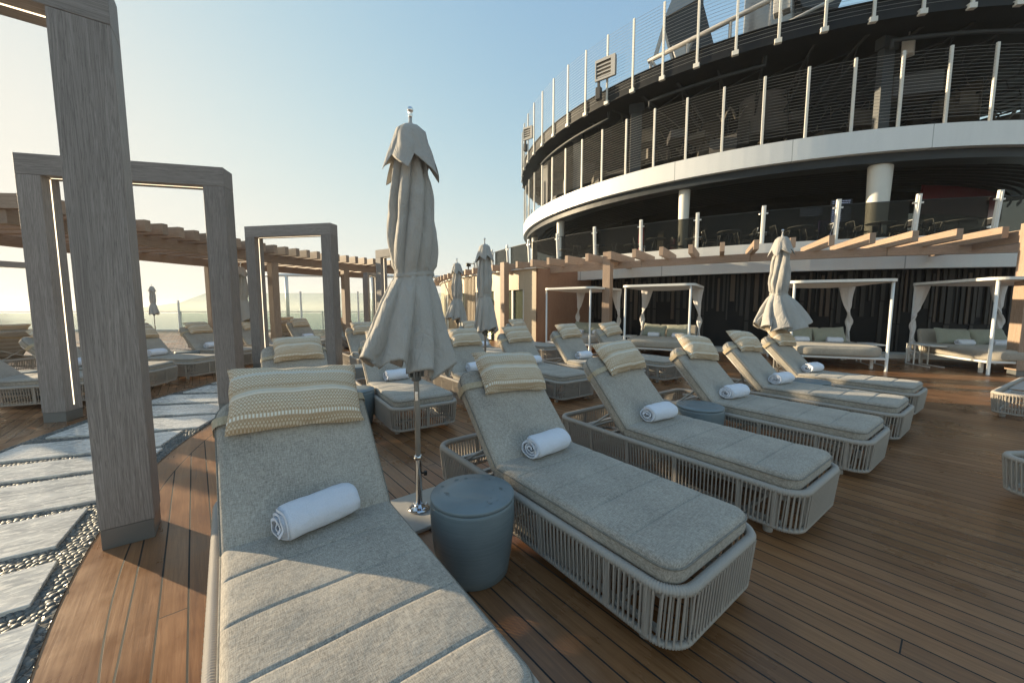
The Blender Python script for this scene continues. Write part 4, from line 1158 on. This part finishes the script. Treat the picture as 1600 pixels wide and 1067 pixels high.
b0 = at(1262, 20, 19); tp = empty('roof_canopy', b0, 0, label='dark sloping canopy above the ring beam at the top edge', cat='canopy'); mb = MB(); slabpoly(mb, [(1236, -30), (1330, -30), (1310, 12), (1255, 12)], 19, 1.5); mb.build('panel', M['darkgrey'], tp); mb = MB(); mb.tube([at(1232, 35, 18) - b0, at(1330, -15, 18) - b0], .07, 8); mb.build('strut', M['greymetal2'], tp)

# ------------------------------------------------------------------ canopied daybeds
def throw_pillow(name, W, H, T, seed, m): 
    return pillow_mesh(W, H, T, seed).mesh(name)
SG = pillow_mesh(.74, .46, .10, 31).mesh('sage_cushion'); SG.materials.append(M['sage'])
BG = pillow_mesh(.66, .50, .10, 37).mesh('back_cushion'); BG.materials.append(M['daybed'])
def daybed(a, rc, label, wd=1.9, dp=2.4, left_curtain=True, right_curtain=True, tside=-1, twist=0, names=()):
    p = pol(RC, rc, a); root = empty('canopy_daybed', p, R(a + twist), label=label, cat='daybed', group='white canopied daybeds along the dark wall')
    Mr = Matrix.Translation(p) @ Matrix.Rotation(R(a + twist), 4, 'Z')
    hx, hy = dp / 2, wd / 2
    for sx in (-1, 1):
        for sy in (-1, 1):
            mb = MB(); mb.lathe([(.034, 0), (.034, .004), (.03, .012), (.03, 2.09)], 16, (sx * (hx - .11), sy * (hy - .11), 0)); mb.build('post', M['white'], root)
    c = MB(); out = rrect(-hx, hx, -hy, hy, .26, 0, .05); n_ = len(out)
    V = [(x, y, 2.085) for x, y, z in out] + [(x, y, 2.15) for x, y, z in out] + [(x * .93, y * .93, 2.14) for x, y, z in out] + [(x * .93, y * .93, 2.085) for x, y, z in out]
    c.add(V, [(r_ * n_ + k, r_ * n_ + (k + 1) % n_, ((r_ + 1) % 4) * n_ + (k + 1) % n_, ((r_ + 1) % 4) * n_ + k) for r_ in range(4) for k in range(n_)])
    c.build('canopy_frame', M['white'], root)
    c = MB(); V = []
    for i in range(15):
        for j in range(15):
            s, t = -1 + i / 7, -1 + j / 7; V.append((s * hx * .94, t * hy * .94, 2.125 + .05 * (1 - s * s) * (1 - t * t)))
    c.grid(V, 15, 15); V = [(x, y, z - .05 - .12 * (1 - (x / hx / .94) ** 2) * (1 - (y / hy / .94) ** 2)) for x, y, z in V]; c.grid(V, 15, 15); c.build('canopy_cloth', M['curtain'], root)
    # bed
    c = MB(); c.box(-hx + .10, hx - .09, -hy + .08, hy - .08, .26, .31, .01)
    for x in (-hx + .3, hx - .45):
        for y in (-hy + .25, hy - .25): c.box(x - .03, x + .03, y - .03, y + .03, 0, .26, .004)
    c.build('bed_frame', M['white'], root)
    cu, out = cushion(dp - .20, wd - .18, .22, .42, .06, (), nx=40, ny=30, rx0=.06, puff=.02)
    for k, q in enumerate(cu.v): cu.v[k] = (q[0] - hx + .14, q[1], q[2] + .315)
    mt = cu.build('mattress', M['daybed'], root)
    c = MB(); Bm = Matrix.Translation((-hx + .28, 0, .50)) @ Matrix.Rotation(R(-14), 4, 'Y')
    for j in (-1, 0, 1):
        c.box(-.10, .02, j * .56 - .27, j * .56 + .27, 0, .43, .035, M=Bm)
    c.build('back_bolsters', M['daybed'], root)
    # curtains twisted round the rear posts
    for sy, on in ((-1, left_curtain), (1, right_curtain)):
        if not on: continue
        c = MB(); V = []; nz, nk = 60, 28; cx, cy = -hx + .10, sy * (hy - .12)
        for i in range(nz):
            q = i / (nz - 1); z = 2.08 - q * 1.86
            fl = max(0, q - .88) / .12
            wa = (.17 - .13 * (q / .42)) if q < .42 else .062 + .016 * math.sin((q - .42) * 17)
            wa += .09 * fl; wb = .030 + .03 * fl + .012 * max(0, 1 - q * 3)
            tw_ = max(0, q - .30) * 11.5 * sy
            for k in range(nk):
                t = 2 * math.pi * k / nk
                fold = 1 + .22 * math.sin(5 * t + q * 3)
                px, py = wb * fold * math.cos(t), wa * fold * math.sin(t)
                V.append((cx + .05 + px * math.cos(tw_) - py * math.sin(tw_), cy + px * math.sin(tw_) + py * math.cos(tw_) - sy * (.10 * max(0, 1 - q / .42) + .02 * math.sin(q * 8)), z))
        c.grid(V, nz, nk, True, cv=True); c.build('curtain', M['curtain'], root)
    # things lying on the bed
    lean = Matrix(((0, -math.sin(R(28)), math.cos(R(28)), 0), (1, 0, 0, 0), (0, math.cos(R(28)), math.sin(R(28)), 0), (0, 0, 0, 1)))
    for k, (y, lb) in enumerate(zip((-.38, .36), names[:2])):
        o = bpy.data.objects.new('sage_cushion', SG); col.objects.link(o)
        o.matrix_world = Mr @ Matrix.Translation((-hx + .60, y, .72)) @ lean @ Matrix.Rotation(R((-6, 5)[k]), 4, 'Z'); tag(o, lb, 'cushion', 'sage cushions on the daybeds')
    for k, (y, lb) in enumerate(zip((-.34, .40), names[2:4])):
        o = bpy.data.objects.new('rolled_towel', TW[k]); col.objects.link(o)
        o.matrix_world = Mr @ Matrix.Translation((-hx + .92, y, .532)) @ Matrix.Rotation(R(90 + (4, -5)[k]), 4, 'Z'); tag(o, lb, 'towel', 'rolled white towels on the daybeds')
    if tside:
        q = Mr @ Vector((-.25, tside * (hy + .12), 0)); tb = empty('side_table', q, R(a + twist), label=names[4], cat='side table', group='white frame tables beside the daybeds')
        c = MB(); c.box(-.38, .38, -.17, .17, .52, .545, .005); c.build('table_top', M['white'], tb)
        c = MB()
        for y in (-.15, .15):
            c.box(-.38, .38, y - .012, y + .012, .0, .025, .002)
            for x in (-.37, -.12): c.box(x - .013, x + .013, y - .012, y + .012, .025, .52, .002)
        c.build('frame', M['white'], tb)
    return root
daybed(-130.0, 21.4, 'canopied daybed farthest left, against the brown wooden side wall', names=('sage cushion left on the leftmost daybed', 'sage cushion right on the leftmost daybed, behind the white post', 'towel roll left on the leftmost daybed', 'towel roll right on the leftmost daybed', 'white frame table beside the leftmost daybed'), tside=0)
daybed(-122.7, 21.4, 'canopied daybed right of the wooden column, second from the left', wd=2.0, names=('yellow-lit sage cushion left on the second daybed', 'sage cushion right on the second daybed', 'towel roll left on the second daybed, between the sage cushions', 'towel roll right on the second daybed beside its front post', 'white frame table left of the second daybed'), tside=-1)
daybed(-112.1, 21.3, 'canopied daybed just right of the right-hand umbrella', wd=2.1, names=('sage cushion left on the third daybed, beside the umbrella', 'wide sage cushion right on the third daybed', 'towel roll left on the third daybed, at the umbrella edge', 'towel roll right on the third daybed before the sage cushions', 'white frame table right of the third daybed'), tside=1)
daybed(-102.5, 21.2, 'canopied daybed at the right edge, its round mattress behind a white post', wd=2.1, names=('sage cushion left on the rightmost daybed', 'sage cushion right on the rightmost daybed', 'towel roll left of the post on the rightmost daybed', 'towel roll right of the post on the rightmost daybed', 'white frame table left of the rightmost daybed'), tside=-1)

# ------------------------------------------------------------------ terrace tables and chairs
def terrace_chair():
    r = empty('terrace_chair'); c = MB()
    for s in (-1, 1):
        c.tube([(.22, s * .2, 0), (.19, s * .2, .45), (-.18, s * .2, .45), (-.24, s * .2, 0)], .011, 6)
        c.tube([(-.18, s * .2, .45), (-.27, s * .2, .82)], .011, 6)
    c.tube([(-.27, -.2, .82), (-.27, .2, .82)], .011, 6); c.build('frame', M['white'], r)
    c = MB(); c.box(-.19, .2, -.2, .2, .45, .475, .008); c.build('seat', M['black'], r)
    c = MB(); c.box(-.275, -.255, -.18, .18, .58, .80, .005); c.build('backrest', M['black'], r); return r
tch = terrace_chair(); used = False
spots = [(-141, 17.6), (-135.5, 17.4), (-131, 16.6), (-126.5, 17.5), (-122, 16.7), (-118, 17.6), (-114.2, 16.6), (-110.8, 17.5), (-107, 16.7), (-103.5, 17.5), (-99.5, 16.8), (-96, 17.4)]
words = ['tenth', 'ninth', 'eighth', 'seventh', 'sixth', 'fifth', 'fourth', 'third', 'second']
for k, (a, r) in enumerate(spots):
    p = pol(RC, r, a, 3.52); t = empty('terrace_table', p, 0, label='small round table behind the smoked glass of the upper terrace', cat='table', group='round terrace tables behind the glass railing')
    mb = MB(); mb.lathe([(0, .735), (.38, .735), (.39, .745), (.38, .755), (0, .756)], 28); mb.build('table_top', M['white'], t)
    mb = MB(); mb.lathe([(.22, 0), (.22, .012), (.03, .03), (.028, .73)], 16); mb.build('pedestal', M['grey_metal'], t)
    for j, da in enumerate((100, -80)):
        ch = tch if not used else copy_tree(tch); used = True
        an = R(a + da + (k * 37) % 40 - 20); ch.location = p + Vector((math.cos(an) * -.62, math.sin(an) * -.62, 0)); ch.rotation_euler = (0, 0, an)
        tag(ch, 'metal framed chair at a terrace table behind the smoked glass', 'chair', 'terrace chairs behind the glass railing')
def menu(a, z, w_, h, label, rows):
    p = pol(RC, 16.9, a, z); r = empty('menu_board', p, R(a), label=label, cat='menu board', group='lit menu boards behind the glass')
    mb = MB(); mb.box(-.03, 0, -w_ / 2, w_ / 2, 0, h); mb.build('board', M['black'], r); mb = MB(); q = random.Random(rows)
    for k in range(rows):
        y = -w_ / 2 + .04
        while y < w_ / 2 - .1:
            l = q.uniform(.03, .1); mb.box(.0, .004, y, y + l, h - .06 - k * h / rows, h - .045 - k * h / rows); y += l + .02
    mb.build('text_lines', M['screen'], r)
menu(-106.3, 4.5, .62, .75, 'dark menu board with small blue-white text lines behind the glass, right of the pale column', 11)
menu(-109.3, 4.75, .7, .3, 'smaller menu board with a few text lines left of the pale column', 5)
o = empty('hanging_cloth', pol(RC, 17.2, -107.9, 3.55), R(-107.9), label='dark purple cloth hanging beside the pale column on the terrace', cat='cloth'); mb = MB(); V = []
for i in range(9):
    for j in range(19): V.append((.05 * math.sin(j * 1.4), -.28 + .56 * j / 18 * (.5 + .5 * (1 - i / 8)), .95 * i / 8))
mb.grid(V, 9, 19); q = mb.build('cloth', M['purple'], o); 

# ------------------------------------------------------------------ sea railing and wind screens
sr = empty('sea_railing', (0, 24, 0), 0, label='glass sea railing with thin dark top rail along the far deck edge', cat='railing')
for k in range(17):
    x = -48 + 3 * k
    mb = MB(); mb.box(x - .03, x + .03, -.03, .03, 0, 1.25, .005); mb.build('post', M['white'], sr)
    mb = MB(); mb.box(x + .05, x + 2.95, -.008, .008, .08, 1.12); mb.build('glass_panel', M['glass'], sr)
mb = MB(); mb.box(-48, 3, -.035, .035, 1.19, 1.23, .004); mb.build('top_rail', M['grey_metal'], sr)
mb = MB(); mb.box(-48, 3, -.15, .3, 0, .08); mb.build('kerb', M['cream'], sr)
ws = empty('wind_screen', (-14, 23.2, 0), 0, label='tall glass wind screen of many panels with a pipe rail above, centre back', cat='wind screen')
xs = [-20.4, -18.6, -16.6, -14.6, -12.9, -11.2, -9.4, -7.6, -5.6, -3.6, -1.6]
for k, x in enumerate(xs[:-1]):
    x1 = xs[k + 1]; h0 = 2.35; h1 = 2.35
    mb = MB(); mb.box(x + 14 - .04, x + 14 + .04, -.04, .04, 0, 2.45 if k > 1 else 1.9, .006); mb.build('post', M['white'], ws)
    if k == 0: h0 = 1.75; h1 = 2.35
    mb = MB(); X0, X1 = x + 14.06, x1 + 14 - .06
    mb.add([(X0, -.01, .1), (X1, -.01, .1), (X1, -.01, h1), (X0, -.01, h0), (X0, .01, .1), (X1, .01, .1), (X1, .01, h1), (X0, .01, h0)], [(0, 1, 2, 3), (7, 6, 5, 4), (0, 4, 5, 1), (3, 2, 6, 7), (0, 3, 7, 4), (1, 5, 6, 2)])
    mb.build('glass_panel', M['glass'], ws)
mb = MB(); V = [(-24.4 + 14, 0, 1.25), (-20.46 + 14, 0, 1.25), (-20.46 + 14, 0, 1.75), (-20.46 + 14, .02, 1.75), (-20.46 + 14, .02, 1.25), (-24.4 + 14, .02, 1.25)]
mb.add(V, [(0, 1, 2), (3, 4, 5), (0, 2, 3, 5), (1, 4, 3, 2), (0, 5, 4, 1)]); mb.build('glass_panel', M['glass'], ws)
mb = MB(); mb.tube([(-15.6 + 14, .3, 3.42), (-13.9 + 14, .3, 3.46), (-6 + 14, .3, 3.36), (-2 + 14, .3, 3.30)], .09, 10); mb.build('pipe_rail', M['white'], ws)
for x in (-13.9, -8.6, -4.0): mb = MB(); mb.tube([(x + 14, .3, .0), (x + 14, .3, 3.4)], .10, 12); mb.build('pipe_post', M['white'], ws)
o = empty('glass_gate', (-15.3, 21.8, 0), 0, label='dark framed glass gate before the tall wind screen', cat='gate')
mb = MB()
mb.box(-1.0, 1.0, -.03, .03, 2.33, 2.40); mb.box(.94, 1.0, -.03, .03, 0, 2.33); mb.box(-1.0, -.94, -.03, .03, 0, 2.33); mb.build('frame', M['plate'], o)
mb = MB(); mb.box(-.93, .93, -.008, .008, .1, 2.3); mb.build('pane', M['glass'], o); mb = MB(); mb.box(.55, .8, -.12, -.03, .9, 1.15, .01); mb.build('lock_box', M['stone'], o)
o = empty('wet_floor_sign', (-7.1, 17.4, 0), R(20), label='small yellow floor sign beside the far pergola post', cat='floor sign')
for s in (-1, 1): mb = MB(); mb.box(-.14, .14, -.008, .008, 0, .62, .004); q = mb.build('board', M['yellow'], o); q.location = (0, s * .12, 0); q.rotation_euler = (s * R(11), 0, 0)
o = empty('lamp_arm', pol(RC, 21.6, -148.5, 3.0), R(-148.5), label='small black lamp arm above the facade, beside the umbrella left of the middle one', cat='lamp'); mb = MB()
mb.tube([(0, 0, 0), (0, 0, .55)], .03, 8); mb.box(-.12, .1, -.05, .05, .45, .62, .01); mb.tube([(0, 0, .58), (.1, .9, .50)], .02, 6); mb.build('bracket', M['black'], o)

# sea haze
mb = MB(); mb.box(-15000, 15000, -3000, 26000, -27, 22); hz = mb.build('haze', None or M['haze'], kind='stuff'); tag(hz, 'pale haze over the sea toward the horizon', 'haze')
